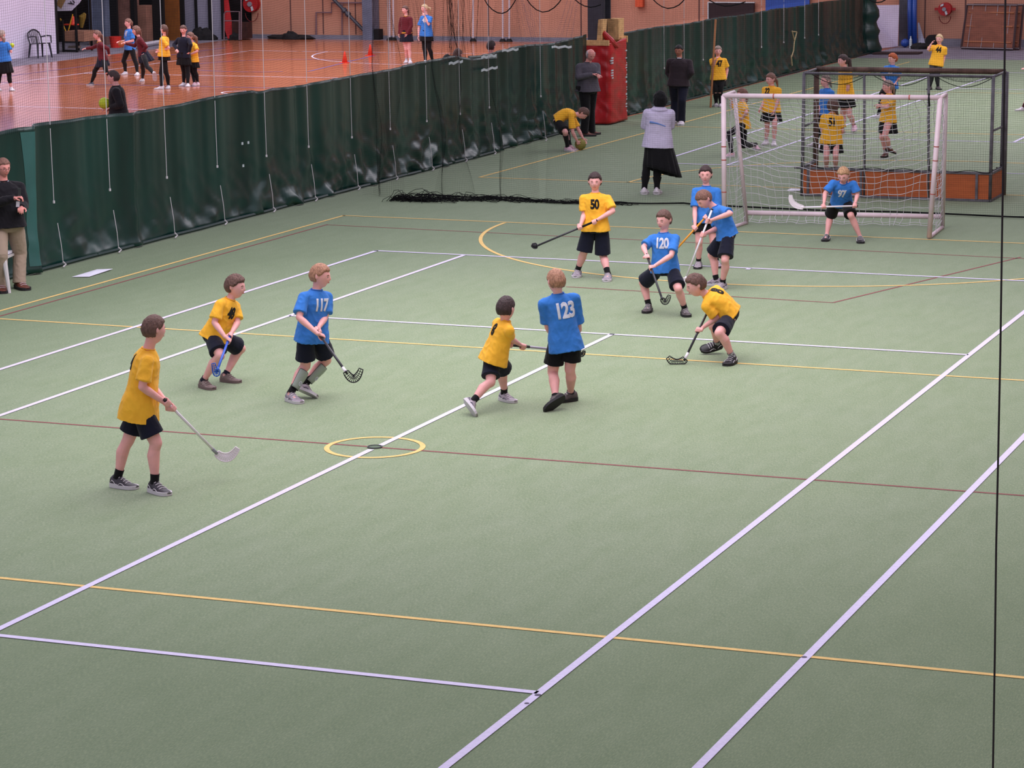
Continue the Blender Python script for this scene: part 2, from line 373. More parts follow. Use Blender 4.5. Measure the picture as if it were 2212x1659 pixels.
def onc(y, z_):
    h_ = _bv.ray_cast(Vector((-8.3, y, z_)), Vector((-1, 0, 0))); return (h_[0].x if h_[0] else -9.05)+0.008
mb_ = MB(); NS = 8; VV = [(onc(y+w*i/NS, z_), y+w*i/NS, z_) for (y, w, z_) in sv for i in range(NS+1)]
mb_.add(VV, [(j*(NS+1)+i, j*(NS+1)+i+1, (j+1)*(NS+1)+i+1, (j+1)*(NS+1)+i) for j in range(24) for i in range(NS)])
pset(mb_.build('pale_band', mat('pale_band_green', (44, 92, 88), 0.4, 0.5, var=0.1, vscale=2), c1, True), 'paler green band down the curtain')  # paler green band following the curtain face from hem to top
c2 = curtain('divider_curtain', 'short green vinyl curtain between the long near one and the red padded pillar', -9.22, 24.2, 30.6, lambda y: 1.9+0.03*math.sin(y*1.7), 4.1, 0.05, 0.16, ridges=((26.9, 0.12, 0.12),))
c3 = curtain('divider_curtain', 'green vinyl curtain running from the red padded pillar to the far end of the hall', -9.3, 32.4, 54.5, lambda y: 1.84+0.015*math.sin(y*1.3)-0.006*(y-32), 8.2, 0.06, 0.10)
# gathered curtain end
ge = []
for k in range(13):
    zz = k*1.9/12; ge.append((-9.35+0.02*math.sin(k), 54.8, zz))
tb = MB().tube(ge, [0.40-0.012*k+0.05*math.sin(k*1.9) for k in range(13)], 14)
o = tb.build('gathered_curtain', green, None, True); tag(o, 'bunched up green curtain end standing in the far corner', 'curtain')
# white ropes laced through the curtain (upper and lower lengths) and the side net above it
net_dark = mat('black_netting', (22, 22, 24), 0.8, 0.1)
def side_net(y0, y1, x, z0, z1, zh):
    L = []
    for zz in np.arange(z0, z1, 0.036):
        ys = np.arange(y0, y1+0.01, 0.25)
        L.append([(x+0.03*math.sin(y*0.8), y, zz+zh*math.sin(y*0.55+zz)*0.5+0.012*math.sin(y*2.3)-0.05*abs(math.sin((y-1.2)*math.pi/1.52))) for y in ys])
    for y in np.arange(y0, y1, 0.048):
        L.append([(x+0.03*math.sin(y*0.8), y, zz) for zz in (z0-0.05, (z0+z1)/2, z1)])
    return L
t = thing('side_net', 'fine black safety net hanging above the green curtain line between the two courts', 'net', (-9.02, 20, 2))
strands_obj('netting', side_net(4.0, 56.0, -9.0, 1.95, 4.1, 0.05), 0.0011, net_dark, t)
rope_px = [(100, 288), (222, 262), (346, 240), (456, 222), (563, 205), (655, 188), (749, 168), (832.6, 155), (912, 140), (984.5, 125), (1048, 112), (1160, 95), (1442, 58), (1485, 48), (1526, 42), (1652, 24), (1700, 18), (1745, 11), (1775, 8)]
ups = []
ORD = 'first second third fourth fifth sixth seventh eighth ninth tenth eleventh twelfth thirteenth fourteenth fifteenth sixteenth seventeenth eighteenth nineteenth twentieth'.split()
for i, (px, py) in enumerate(rope_px):
    p = atX(px, py, -9.0); y = p[1]
    r = thing('hanging_rope', 'white rope down the green curtain, %s of the nineteen counted from the left' % ORD[i], 'rope', (-8.98, y, 0), 'white ropes laced down the divider curtains')
    dx = 0.03 if y < 30 else -0.12
    MB().tube([(-8.96+dx, y, 0.92), (-8.965+dx, y, 1.7), (-8.965+dx, y, 1.9)], 0.0045, 6).tube([(-8.96+dx, y, 0.89), (-8.96+dx, y, 0.925)], 0.016, 8).build('upper_rope', rope_w, r)
    if True: MB().tube([(-8.965+dx, y, 1.95), (-8.965+dx, y, 4.2)], 0.005, 6).build('net_rope', rope_w, r)
    if i < 12: MB().tube([(-8.93+dx, y+0.02, 0.62), (-8.89+dx, y+0.03, 0.3), (-8.86, y+0.05, 0.1)], 0.005, 6).tube([(-8.86, y+0.05, 0.09), (-8.84, y+0.09, 0.05), (-8.85, y+0.03, 0.02)], 0.012, 6).build('lower_rope', rope_w, r)
    ups.append(y)
# white repair tapes near the top of the curtain
for (a, b) in [((970, 138), (1000, 132)), ((1040, 125), (1073, 119)), ((1040, 153), (1075, 145)), ((1085, 110), (1120, 106)), ((1192, 102), (1235, 101))]:
    pa = atX(a[0], a[1], -8.95); pb = atX(b[0], b[1], -8.95); k = 6; pts = [pa+(pb-pa)*i/k+np.array([0, 0, 0.015*math.sin(i*2.1)]) for i in range(k+1)]
    m_ = MB(); m_.quadstrip([p+np.array([0, 0, 0.022]) for p in pts], [p-np.array([0, 0, 0.022]) for p in pts])
    o = m_.build('repair_tape', tape_w, c1 if a[0] < 1080 else c2); s_ = o.modifiers.new('s', 'SOLIDIFY'); s_.thickness = 0.006
for (px, py) in [(523, 310), (536, 308), (525, 358)]:
    p = atX(px, py, -8.97); MB().box(p-np.array([0.002, 0.02, 0.02]), p+np.array([0.01, 0.02, 0.02])).build('repair_tape', tape_w, c1)

# ---------------------------------------------------------------- big black divider net behind the goal
t = thing('divider_net', 'large fine black net hung right across the hall behind the white goal', 'net', (-1, 18, 0))
def ybase(x): return 18.0+0.28*noise.noise(Vector((x*0.5, 2, 0)))+0.1*math.sin(x*1.7)
L = []
xs = np.arange(-8.6, 6.5, 0.12)
def gather(x, zz): # drape folds on the left
    g = smooth01((-3.5-x)/3.0)
    return 0.22*g*math.sin(x*6.5+0.8*zz)+0.04*math.sin(x*2.6+zz*1.3)
for zz in np.arange(0.02, 4.2, 0.032):
    L.append([(x, ybase(x)*0+18.0+(ybase(x)-18.0)*max(0, 1-zz/2)+gather(x, zz), zz+0.02*math.sin(x*3.1+zz)) for x in xs])
def gx(x, zz): # bring verticals together in bunches towards the left edge
    g = smooth01((-4.6-x)/2.4); c = round((x+7.0)/1.15)*1.15-7.0
    return x+(c-x)*0.62*g*(1-0.25*math.cos(zz*3))
zs = np.concatenate([np.linspace(0.02, 0.9, 6), np.linspace(1.1, 4.2, 10)])
for x in np.arange(-8.6, 6.5, 0.027):
    L.append([(gx(x, zz), 18.0+(ybase(x)-18.0)*max(0, 1-zz/2)+gather(x, zz), zz) for zz in zs])
strands_obj('netting', L, 0.0008, net_dark, t)
# bunched foot of the net lying on the turf
L = []; rnd = random.Random(3)
for k in range(280):
    x0 = -7.8+3.6*rnd.random()**1.7; ln = rnd.uniform(0.15, 0.6); big = smooth01((-5.0-x0)/2.0)
    yy = 17.85-0.38*smooth01((-6.6-x0)/0.8)+rnd.gauss(0, 0.04+0.10*big); hz = 0.012+abs(rnd.gauss(0, 0.02+0.035*big))
    L.append([(x0+ln*q/5, yy+rnd.gauss(0, 0.015+0.03*big), max(0.006, hz*math.sin(math.pi*q/5)+0.008+rnd.gauss(0, 0.006))) for q in range(6)])
strands_obj('bunched_foot', L, 0.0048, net_dark, t)
rp = [(x, ybase(x)-0.03+(0.1*math.sin(x*4) if x < -3 else 0), 0.028) for x in np.arange(-7.6, 6.4, 0.1)]
strands_obj('foot_rope', [rp], 0.014, net_dark, t, 6)
MB().tube([(-8.9, 18, 4.2), (6.5, 18, 4.2)], 0.02, 8).build('head_cable', net_dark, t)
for pts in ([(1038, -20), (1052, 12), (1075, 30), (1095, 28), (1112, 5), (1122, -20)], [(1128, -20), (1145, 12), (1172, 30), (1198, 18), (1215, -4), (1225, -22)],
            [(1228, -15), (1250, 8), (1275, 18), (1298, 10)], [(1400, -14), (1418, 8), (1442, 21), (1468, 12), (1482, -6), (1490, -20)], [(1520, -8), (1550, 12), (1580, 14), (1610, 4)],
            [(1868, -8), (1885, 5), (1905, 6), (1922, -8)]):
    pp = [atY(px, py, 17.93) for px, py in pts]
    q = [];
    for i in range(len(pp)-1):
        for s_ in (0, 0.5): q.append(pp[i]*(1-s_)+pp[i+1]*s_)
    q.append(pp[-1]); q = [q[0]]+[(q[i-1]+2*q[i]+q[i+1])/4 for i in range(1, len(q)-1)]+[q[-1]]
    strands_obj('looped_cord', [q], 0.009, net_dark, t, 6)
# a black rope close to the gallery
r = thing('safety_rope', 'long thin black rope hanging straight down at the right, in front of everything', 'rope', (7.8, -10.4, 0))
pts = [CAM+ray(px, py)*11 for px, py in ((2174, -120), (2172, 0), (2167, 350), (2161, 760), (2156, 1000), (2152, 1180), (2149, 1420), (2145, 1659), (2143, 1800))]
pts[-1] = pts[-2]+(pts[-1]-pts[-2]); pts.append(np.array([pts[-1][0]+0.05, pts[-1][1]-0.1, 0.01]))
pts.insert(0, np.array([pts[0][0], pts[0][1], 7.4]))
MB().tube(pts, 0.0045, 7).build('cord', mat('black_cord', (40, 36, 38), 0.8), r)

# ================================================================== WHITE GOAL
goalw = mat('scuffed_white_metal', (222, 200, 208), 0.45, 0.5, var=0.06, vscale=6)
rust = mat('scuffed_red', (170, 92, 84), 0.6)
cordw = mat('white_net_cord', (208, 204, 212), 0.8, 0.2)
g = thing('futsal_goal', 'white tube framed goal with sagging white net behind the goalkeeper', 'goal', (0, 15.4, 0))
TL = atY(1563, 207, 15.32); TR = atY(2031, 211, 15.32); BL = np.array([-1.44, 15.32, 0.02]); BR = G(2007, 516); BR[2] = 0.02
RL = atY(1586, 199, 15.75); RR = atY(2043, 204, 15.78); ZL = G(1613, 484); ZR = G(2036, 493); ZL[2] = ZR[2] = 0.02
rp_ = 0.036
MB().tube([TL, TR], rp_, 14).build('crossbar', goalw, g, True)
MB().tube([BL, TL], rp_, 14).build('post', goalw, g, True); MB().tube([BR, TR], rp_, 14).build('post', goalw, g, True)
MB().tube([ZL, RL], 0.03, 10).build('rear_upright', goalw, g, True); MB().tube([ZR, RR], 0.03, 10).build('rear_upright', goalw, g, True)
MB().tube([TL, RL], 0.03, 10).build('top_side_bar', goalw, g, True); MB().tube([TR, RR], 0.03, 10).build('top_side_bar', goalw, g, True)
MB().tube([BL, ZL], 0.028, 10).build('ground_bar', goalw, g, True); MB().tube([BR, ZR], 0.028, 10).build('ground_bar', goalw, g, True)
bz = np.array([0, 0, 0.15])
MB().tube([ZL+bz, ZR+bz], 0.037, 12).build('rear_ground_bar', goalw, g, True)
sc = MB()
def ring_mark(a, b, s0, s1, r): sc.tube([a+(b-a)*s0, a+(b-a)*s1], r, 14)
for s_ in (0.28, 0.52, 0.62): ring_mark(BL, TL, s_, s_+0.008, rp_+0.002); ring_mark(BR, TR, s_+0.03, s_+0.037, rp_+0.002)
for s_ in (0.235, 0.86): ring_mark(TL, TR, s_, s_+0.006, rp_+0.002)
pset(sc.build('scuff_mark', rust, g), 'rusty red scuff marks')
MB().tube([TR+np.array([-0.16, 0, 0.05]), TR+np.array([-0.15, -0.05, -0.02]), TR+np.array([-0.14, -0.05, -0.12])], 0.014, 6).build('tie', net_dark, g)
L = []
NU, NV = 26, 22
def bp_(u, v):
    top = TL+(TR-TL)*u; bot = (ZL+bz)+(ZR-ZL)*u
    rt = (RL+(RR-RL)*u)
    p = (top*(1-v)**2+2*v*(1-v)*rt+bot*v**2)
    sag = math.sin(math.pi*u)**0.8
    p = p+np.array([0, 0.10*math.sin(math.pi*v)*sag, -0.38*sag*math.sin(math.pi*v)**0.9])
    p = p+np.array([0.02*math.sin(v*17+u*31), 0.02*math.sin(u*23), 0.012*math.sin(u*40+v*13)])
    p[2] = max(p[2], 0.03); return p
for i in range(NU+1): L.append([bp_(i/NU, v) for v in np.linspace(0, 1, 34)])
for j in range(NV+1): L.append([bp_(u, j/NV) for u in np.linspace(0, 1, 60)])
for i in range(NU+1):
    p = bp_(i/NU, 1.0); L.append([p, p+np.array([0.02*math.sin(i*3), -0.06, -0.06]), p+np.array([0.03*math.sin(i*5), -0.1-0.04*math.sin(i), -0.125])])
for off in (0.06, 0.10):
    L.append([(ZL+(ZR-ZL)*u)+np.array([0, -off-0.03*math.sin(u*25), 0.10-off*0.7+0.01*math.sin(u*60)]) for u in np.linspace(0.02, 0.98, 60)])
pset(strands_obj('net', L, 0.0038, cordw, g, 4), 'white knotted goal net')
for (A, B, Cc, D_) in ((TL, RL, BL, ZL), (TR, RR, BR, ZR)):
    L = []
    for i in range(9):
        u = i/8; a = A+(B-A)*u; b = Cc+(D_-Cc)*u
        L.append([a+(b-a)*v+np.array([0.03*math.sin(v*9+i*1.7), 0.015*math.sin(v*7+i), 0]) for v in np.linspace(0, 1, 24)])
    for j in range(1, 21):
        v = j/21; a = A+(Cc-A)*v; b = B+(D_-B)*v
        L.append([a+(b-a)*u+np.array([0, 0, -0.05*math.sin(math.pi*u)+0.02*math.sin(j*2.3)]) for u in np.linspace(0, 1, 7)])
    pset(strands_obj('net', L, 0.0028, cordw, g, 4), 'white side net')

# ================================================================== HOCKEY GOAL CAGE
cagem = mat('worn_dark_grey_metal', (96, 92, 100), 0.55, 0.4, var=0.25, vscale=7)
rustm = mat('rusty_brown_metal', (96, 72, 64), 0.65, 0.3, var=0.35, vscale=7)
orange_board = mat('orange_brown_board', (176, 92, 52), 0.6, 0.3, var=0.1, vscale=3, stretch=(1, 1, 6))
cg = thing('hockey_goal', 'dark steel hockey goal cage with orange brown boards and black net, seen from behind', 'goal', (0, 20.3, 0))
Yb, Yf = 19.88, 20.9
NLb = np.array([-1.54, Yb, 0]); NRb = np.array([1.54, Yb, 0]); Hb = 2.0
NLt = atY(1737, 158, Yb); NRt = atY(2146, 166, Yb)
FRt = atY(2172, 155, Yf); FLt = atY(1764, 149, 21.0); FRb = np.array([FRt[0]+0.0, Yf, 0]); FLb = np.array([FLt[0], 21.0, 0])
MB().tube([FLt, FRt], 0.045, 10).build('crossbar', rustm, cg, True)
MB().tube([FLb, FLt], 0.045, 10).build('post', rustm, cg, True); MB().tube([FRb, FRt], 0.055, 10).build('post', cagem, cg, True)
MB().tube([NLt, NRt], 0.022, 8).build('rear_top_bar', cagem, cg, True)
for a, b in ((NLb, NLt), (NRb, NRt)): MB().tube([a, b], 0.028, 8).build('rear_upright', cagem, cg, True)
for px in (1867, 2006):
    b = atY(px, 430, Yb); b[2] = 0.03; tp = atY(px, 162, Yb); MB().tube([b, tp], 0.022, 8).build('rear_upright', cagem, cg, True)
for a, b in ((NLt, FLt), (NRt, FRt)): MB().tube([a, b], 0.022, 8).build('side_top_bar', cagem, cg, True)
zb = np.array([0, 0, 0.46])
for a, b in ((NLb, FLb), (NRb, FRb)):
    MB().tube([a+np.array([0, 0, 1.12]), b+np.array([0, 0, 1.12])], 0.018, 8).build('side_brace', cagem, cg, True)
for nm, a, b in (('back_board', NLb, NRb), ('side_board', NLb, FLb), ('side_board', NRb, FRb)):
    d = (b-a); ln = np.linalg.norm(d[:2]); dd = d/ln; n = np.array([-dd[1], dd[0], 0])
    c = (a+b)/2+np.array([0, 0, 0.24]); bd = MB().obox(c, dd*(ln/2-0.02), n*0.012, np.array([0, 0, 0.2])).build(nm, orange_board, cg)
    MB().obox(c+np.array([0, 0, 0.215]), dd*(ln/2+0.03), n*0.03, np.array([0, 0, 0.018])).obox(c-np.array([0, 0, 0.215]), dd*(ln/2+0.02), n*0.025, np.array([0, 0, 0.018])).build('board_frame', cagem, cg)
for x in (-1.43, -0.55, 1.33): MB().box((x-0.02, Yb-0.04, 0.04), (x+0.02, Yb-0.012, 0.44)).build('board_stay', cagem, cg)
MB().tube([NLb+zb-np.array([0.12, 0.03, 0]), NLb+zb], 0.02, 8).build('latch', cagem, cg)
L = []
def panel(P00, P10, P11, P01, step, sag=0.0, seed=0):
    nu = max(2, int(np.linalg.norm(P10-P00)/step)); nv = max(2, int(np.linalg.norm(P01-P00)/step))
    f = lambda u, v: P00*(1-u)*(1-v)+P10*u*(1-v)+P11*u*v+P01*(1-u)*v+np.array([0, 0.02*math.sin(u*9+seed), -sag*math.sin(math.pi*((u*3) % 1.0 if sag else u))*math.sin(math.pi*v)])
    for i in range(nu+1): L.append([f(i/nu, v) for v in np.linspace(0, 1, 14)])
    for j in range(nv+1): L.append([f(u, j/nv) for u in np.linspace(0, 1, 24)])
panel(NLb+zb, NRb+zb, NRt, NLt, 0.042); panel(NRb+zb, FRb+zb, FRt, NRt, 0.042, 0, 1); panel(NLb+zb, FLb+zb, FLt, NLt, 0.042, 0, 2); panel(NLt, NRt, FRt, FLt, 0.05, 0.14)
pset(strands_obj('net', L, 0.0009, net_dark, cg), 'black cage net')
L = [[NLb+zb+(NRb-NLb)*u+np.array([0, -0.03+0.02*math.sin(u*50), 0.02+0.012*math.sin(u*37)]) for u in np.linspace(0, 1, 60)]]
L.append([NRb+zb+(FRb-NRb)*u+np.array([0.02*math.sin(u*20), 0, 0.03+0.015*math.sin(u*17)]) for u in np.linspace(0, 1, 20)])
for k in range(3): L.append([NLt+(NRt-NLt)*(k+u)/3*np.array([1, 1, 1])+np.array([0, 0.25, -0.19*math.sin(math.pi*u)]) for u in np.linspace(0, 1, 16)])
strands_obj('net_border', L, 0.006, net_dark, cg, 6)

# ---------------------------------------------------------------- papers, ball
paper = mat('white_paper', (232, 230, 246), 0.7)
p = G(194, 590); o = MB().add([(p[0]-0.02, p[1]-0.42, 0.01), (p[0]+0.2, p[1]-0.35, 0.012), (p[0]+0.16, p[1]+0.33, 0.02), (p[0]-0.05, p[1]+0.27, 0.012), (p[0]+0.08, p[1]-0.03, 0.03)], [(0, 1, 4), (1, 2, 4), (2, 3, 4), (3, 0, 4)]).build('paper_sheet', paper)
o.modifiers.new('s', 'SOLIDIFY').thickness = 0.003; tag(o, 'crumpled white paper sheet lying on the turf near the man with glasses', 'paper')
p = G(1716, 411); o = MB().add([(p[0]-0.10, p[1]-0.14, 0.006), (p[0]+0.12, p[1]-0.10, 0.010), (p[0]+0.1, p[1]+0.15, 0.01), (p[0]-0.09, p[1]+0.1, 0.02)], [(0, 1, 2, 3)]).build('paper_sheet', paper)
o.modifiers.new('s', 'SOLIDIFY').thickness = 0.003; tag(o, 'small white sheet lying on the turf behind the white goal', 'paper')

# ================================================================== RED PADDED PILLAR
col = MB().box((-9.46, 31.3, 0), (-9.08, 31.34, 7.4)).box((-9.46, 31.66, 0), (-9.08, 31.7, 7.4)).box((-9.29, 31.34, 0), (-9.25, 31.66, 7.4)).build('steel_column', dsteel)
tag(col, 'dark steel column rising out of the red padding', 'column')
redv = mat('red_vinyl_padding', (178, 26, 34), 0.35, 0.5, var=0.15, vscale=4, bump=0.5, bscale=7)
foam = mat('yellow_foam', (214, 170, 120), 0.9, 0.1, var=0.15, vscale=12)
pd = thing('pillar_pad', 'wrinkled red vinyl safety padding with white lettering wrapped round the steel column', 'pad', (-9.15, 31.5, 0))
V = []; F = []; nz, na = 40, 56
for j in range(nz+1):
    zz = 0.03+1.72*j/nz
    for i in range(na):
        a = 2*math.pi*i/na; c_, s_ = math.cos(a), math.sin(a); k = 1/max(abs(c_), abs(s_)); k = min(k, 1.32)
        w = 0.025*noise.noise(Vector((c_*2.5, s_*2.5, zz*5)))+0.03*noise.noise(Vector((a*1.2, 0.3, zz*9+a*2)))
        V.append((-9.13+(0.42+w)*k*c_*0.72, 31.5+(0.62+w)*k*s_*0.95, zz+0.03*math.sin(a*3)*(1 if j == nz else 0)))
for j in range(nz):
    for i in range(na): F.append((j*na+i, j*na+(i+1) % na, (j+1)*na+(i+1) % na, (j+1)*na+i))
o = mesh_obj('vinyl_cover', V, F, redv, pd, True); o.modifiers.new('s', 'SOLIDIFY').thickness = 0.01
for a_, b_ in (((-8.9, 31.75, 1.66), (-8.86, 32.04, 1.8)), ((-9.42, 30.88, 1.68), (-8.84, 30.94, 1.79)), ((-9.4, 32.05, 1.68), (-8.84, 32.1, 1.82))): MB().box(a_, b_).build('foam_edge', foam, pd)
lm = MB(); rnd = random.Random(5)
for k in range(26):
    zz = 0.2+1.35*k/26
    for (px0, x_) in ((1348, None),):
        p = atX(1345-4*(1-zz/1.7), 250, -8.82); y = 32.09
        if rnd.random() < 0.75: lm.box((-8.89, 31.94-rnd.random()*0.02, zz), (-8.83, 32.02, zz+0.02+rnd.random()*0.02))
    if 0.95 < zz < 1.5 and rnd.random() < 0.7: lm.box((-8.84, 30.95+rnd.random()*0.05, zz), (-8.81, 31.1, zz+0.03))
pset(lm.build('lettering', tape_w, pd), 'white lettering running down the edge of the pad')
o = MB().obox((-9.02, 31.83, 1.98), (0.12, 0.02, 0), (0, 0.17, 0), (0, 0, 0.22)).build('foam_block', foam); tag(o, 'bare yellow foam block sticking up at the right of the red padding', 'foam')
o = MB().obox((-9.05, 31.05, 1.96), (0.05, 0, 0), (0, 0.14, 0), (0.02, 0, 0.26)).build('foam_block', foam); tag(o, 'bare orange tinted foam sheet sticking up at the left of the red padding', 'foam')
o = MB().tube([(-9.0, 31.0, 1.95), (-8.88, 31.12, 1.75), (-8.8, 31.35, 1.62)], [0.05, 0.09, 0.03], 10).build('padding_flap', redv); put(o, pd)

# wooden pole against the far curtain
a = G(1535, 232); a[2] = 0; b = atD(1546, 40, depth(a)); o = MB().tube([a, a+(b-a)*0.99], 0.025, 8).build('wooden_pole', mat('pale_timber', (176, 118, 82), 0.6, var=0.1)); tag(o, 'tall plain wooden pole leaning on the green curtain behind the girl numbered 47', 'pole')
# ragged pale tear on the far curtain
tr = MB()
for (px, py, qx, qy) in [(1711, 67, 1716, 88), (1721, 69, 1716, 90), (1716, 88, 1714, 110), (1714, 110, 1709, 125), (1709, 120, 1711, 142), (1711, 68, 1721, 69)]:
    tr.tube([atX(px, py, -9.16), atX(qx, qy, -9.16)], 0.016, 5)
pset(tr.build('torn_patch', mat('pale_fabric', (190, 168, 130), 0.8), c3), 'ragged pale tear')
# ================================================================== THINGS ALONG THE FAR WALLS
def ybox(px0, py0, px1, py1, y, dy, zfloor=None):
    a = atY(px0, py0, y); b = atY(px1, py1, y); z0, z1 = sorted((a[2], b[2]))
    if zfloor is not None: z0 = zfloor
    return (a[0], y, z0), (b[0], y+dy, z1)
# column with brace and pipes
cx = atY(795, 60, 58.2)[0]
cl = thing('steel_column', 'blue grey steel column with a diagonal brace on the back wall of the wooden court', 'column', (cx, 58.4, 0))
MB().box((cx-0.18, 58.15, 0), (cx+0.18, 58.7, 7.3)).build('shaft', gsteel, cl)
a = atY(722, 0, 58.5); b = atY(786, 66, 58.5); a2 = a+(a-b)*0.6
MB().tube([a2, b], 0.06, 8).build('diagonal_brace', dsteel, cl)
for q in (0.5, 0.62): MB().tube([b+(a-b)*q, b+(a-b)*(q+0.07)], 0.1, 8).build('brace_coupling', dsteel, cl)
MB().box((cx+0.18, 58.25, 0), (cx+0.36, 58.6, 0.35)).build('black_base_box', black, cl)
o = MB(); P_ = [(683, 78), (683, 27), (716, 27), (716, 6), (784, 6)]
o.tube([atY(x, y, 58.66) for x, y in P_], 0.03, 6); o.tube([atY(739, 79, 58.66), atY(739, 6, 58.66)], 0.025, 6)
tag(o.build('wall_pipe', mat('grey_pipe', (120, 92, 100), 0.5)), 'thin grey pipe stepping along the peach wall left of the braced column', 'pipe')
# hose reels
redp = mat('red_enamel', (170, 30, 34), 0.4, 0.5)
def hose_reel(px, py, y, label, rr, arms):
    c = atY(px, py, y); t = thing('hose_reel', label, 'hose reel', (c[0], y, c[2]), 'fire hose reels')
    MB().tube([c+np.array([0, 0.0, 0]), c+np.array([0, 0.05, 0])], rr, 28).tube([c+np.array([0, 0.2, 0]), c+np.array([0, 0.25, 0])], rr, 28).build('drum_disc', redp, t)
    MB().tube([c+np.array([0, 0.05, 0]), c+np.array([0, 0.2, 0])], rr*0.75, 20).build('coiled_hose', mat('dark_red_hose', (110, 26, 30), 0.6), t)
    MB().tube([c+np.array([0, -0.06, 0]), c], rr*0.3, 14).build('hub', mat('grey_metal', (140, 140, 150), 0.4, 0.5), t)
    MB().obox(c+np.array([-rr*0.35, -0.02, rr*0.62]), (rr*0.22, 0, 0.02), (0, 0.01, 0), (0, 0, rr*0.16)).obox(c+np.array([rr*0.3, -0.02, -rr*0.55]), (rr*0.13, 0, 0.02), (0, 0.01, 0), (-0.02, 0, rr*0.26)).build('white_label', tape_w, t)
    MB().tube([c+np.array([rr*math.cos(a)*0.9, 0.1, -rr*1.1+rr*1.1*math.sin(a)]) for a in np.linspace(math.pi, 2*math.pi, 12)], 0.012, 6).build('hanging_hose', mat('dark_red_hose', (110, 26, 30), 0.6), t)
    if arms: MB().box(c+np.array([-rr*1.6, 0.08, -0.04]), c+np.array([rr*1.6, 0.12, 0.04])).build('swing_arm', redp, t)
hose_reel(540, 9, 58.5, 'red fire hose reel on the peach wall above the dark box at the left', 0.27, False)
hose_reel(2040, 20, 58.5, 'red fire hose reel with side arms on the peach wall at the upper right', 0.2, True)
# left alcove clutter
gb = gsteel
for px0, px1, y, lab in ((193, 199, 53.8, 'narrow blue grey steel post of the pair beside the storage alcove'), (203, 228, 53.9, 'wide blue grey steel column of the pair beside the storage alcove')):
    x0 = atY(px0, 60, y)[0]; x1 = atY(px1, 60, y)[0]; t = thing('steel_column', lab, 'column', ((x0+x1)/2, y, 0))
    MB().box((x0, y, 0.28), (x1, y+0.3, 7.3)).build('shaft', gb, t); MB().box((x0-0.02, y-0.02, 0), (x1+0.02, y+0.32, 0.28)).build('footing', mat('brown_plinth', (120, 88, 84), 0.8), t)
t = thing('storage_rack', 'black metal storage rack with mesh basket in the left alcove', 'rack', (-33.7, 50.6, 0))
xr0 = atY(137, 100, 50.4)[0]; xr1 = atY(166, 100, 50.4)[0]
m_ = MB()
for x in (xr0, xr1):
    for y in (50.4, 51.3): m_.box((x-0.03, y-0.03, 0), (x+0.03, y+0.03, 2.2 if x == xr1 else 1.0))
m_.box((xr0, 50.38, 0.02), (xr1, 50.42, 0.08)).box((xr0, 50.38, 0.3), (xr1, 51.3, 0.34)).build('frame', black, t)
MB().box((xr0+0.03, 50.45, 0.34), (xr1+0.25, 51.2, 0.66)).build('carton', mat('brown_cardboard', (150, 108, 88), 0.8, var=0.1), t)
def simple(name, label, cat, mb, m, group=None, smooth=False):
    return tag(mb.build(name, m, None, smooth), label, cat, group)
ys = mat('yellow_stick', (210, 160, 50), 0.6)
a, b, c = atY(130, 40, 50.7), atY(144, 72, 50.7), atY(157, 31, 50.7); c2_ = atY(146, 72, 50.7)
simple('yellow_pole', 'left one of two yellow poles leaning in a V above the carton in the alcove', 'pole', MB().tube([a, b], 0.02, 6), ys)
simple('yellow_pole', 'right one of two yellow poles leaning in a V above the carton in the alcove', 'pole', MB().tube([c, c2_], 0.02, 6), ys)
corange = mat('orange_plastic', (226, 66, 44), 0.5, 0.4)
a = atY(158, 53, 51.0); simple('stored_cone', 'orange cone stored on the rack in the left alcove', 'cone', MB().tube([a, a+np.array([0, 0, 0.27])], [0.13, 0.03], 16).box(a+np.array([-0.3, -0.1, -0.02]), a+np.array([0.15, 0.1, 0.02])), corange)
a = atY(176, 60, 52.0); simple('yellow_plastic_gear', 'dull yellow plastic gear hanging in the alcove beside the grey columns', 'sports gear', MB().tube([a, a+np.array([0.05, 0, 0.35]), a+np.array([0.15, 0, 0.45])], [0.05, 0.12, 0.05], 8), mat('dull_yellow', (130, 104, 40), 0.7))
a = atY(155, 103, 50.9); simple('folded_sheet', 'pale folded sheet on the floor under the storage rack', 'sheet', MB().box(a+np.array([-0.14, 0, -0.02]), a+np.array([0.16, 0.3, 0.05])), mat('cream', (206, 190, 176), 0.8))
bn = thing('banner', 'white banner with dark marks hanging above the storage alcove', 'banner', (-33.5, 50.3, 1))
Q = [atY(121, 24, 50.2), atY(155, 23, 50.2), atY(172, 6, 50.2), atY(182, -10, 50.2), atY(118, -10, 50.2)]
mb = MB().add(Q, [(0, 1, 2, 3, 4)]); o = mb.build('sheet', mat('greyish_white', (196, 190, 208), 0.7), bn); o.modifiers.new('s', 'SOLIDIFY').thickness = 0.01
mb = MB()
for (x0, y0, x1, y1) in [(147, 7, 160, 9), (152, 3, 155, 8), (157, 1, 161, 6)]: mb.tube([atY(x0, y0, 50.18), atY(x1, y1, 50.18)], 0.016, 5)
mb.build('dark_mark', black, bn)
mb = MB().add([atY(122, 10, 50.19), atY(132, 19, 50.19), atY(142, 0, 50.19), atY(128, -10, 50.19)], [(0, 1, 2, 3)]); mb.build('brown_mark', mat('ochre', (150, 118, 80), 0.8), bn)
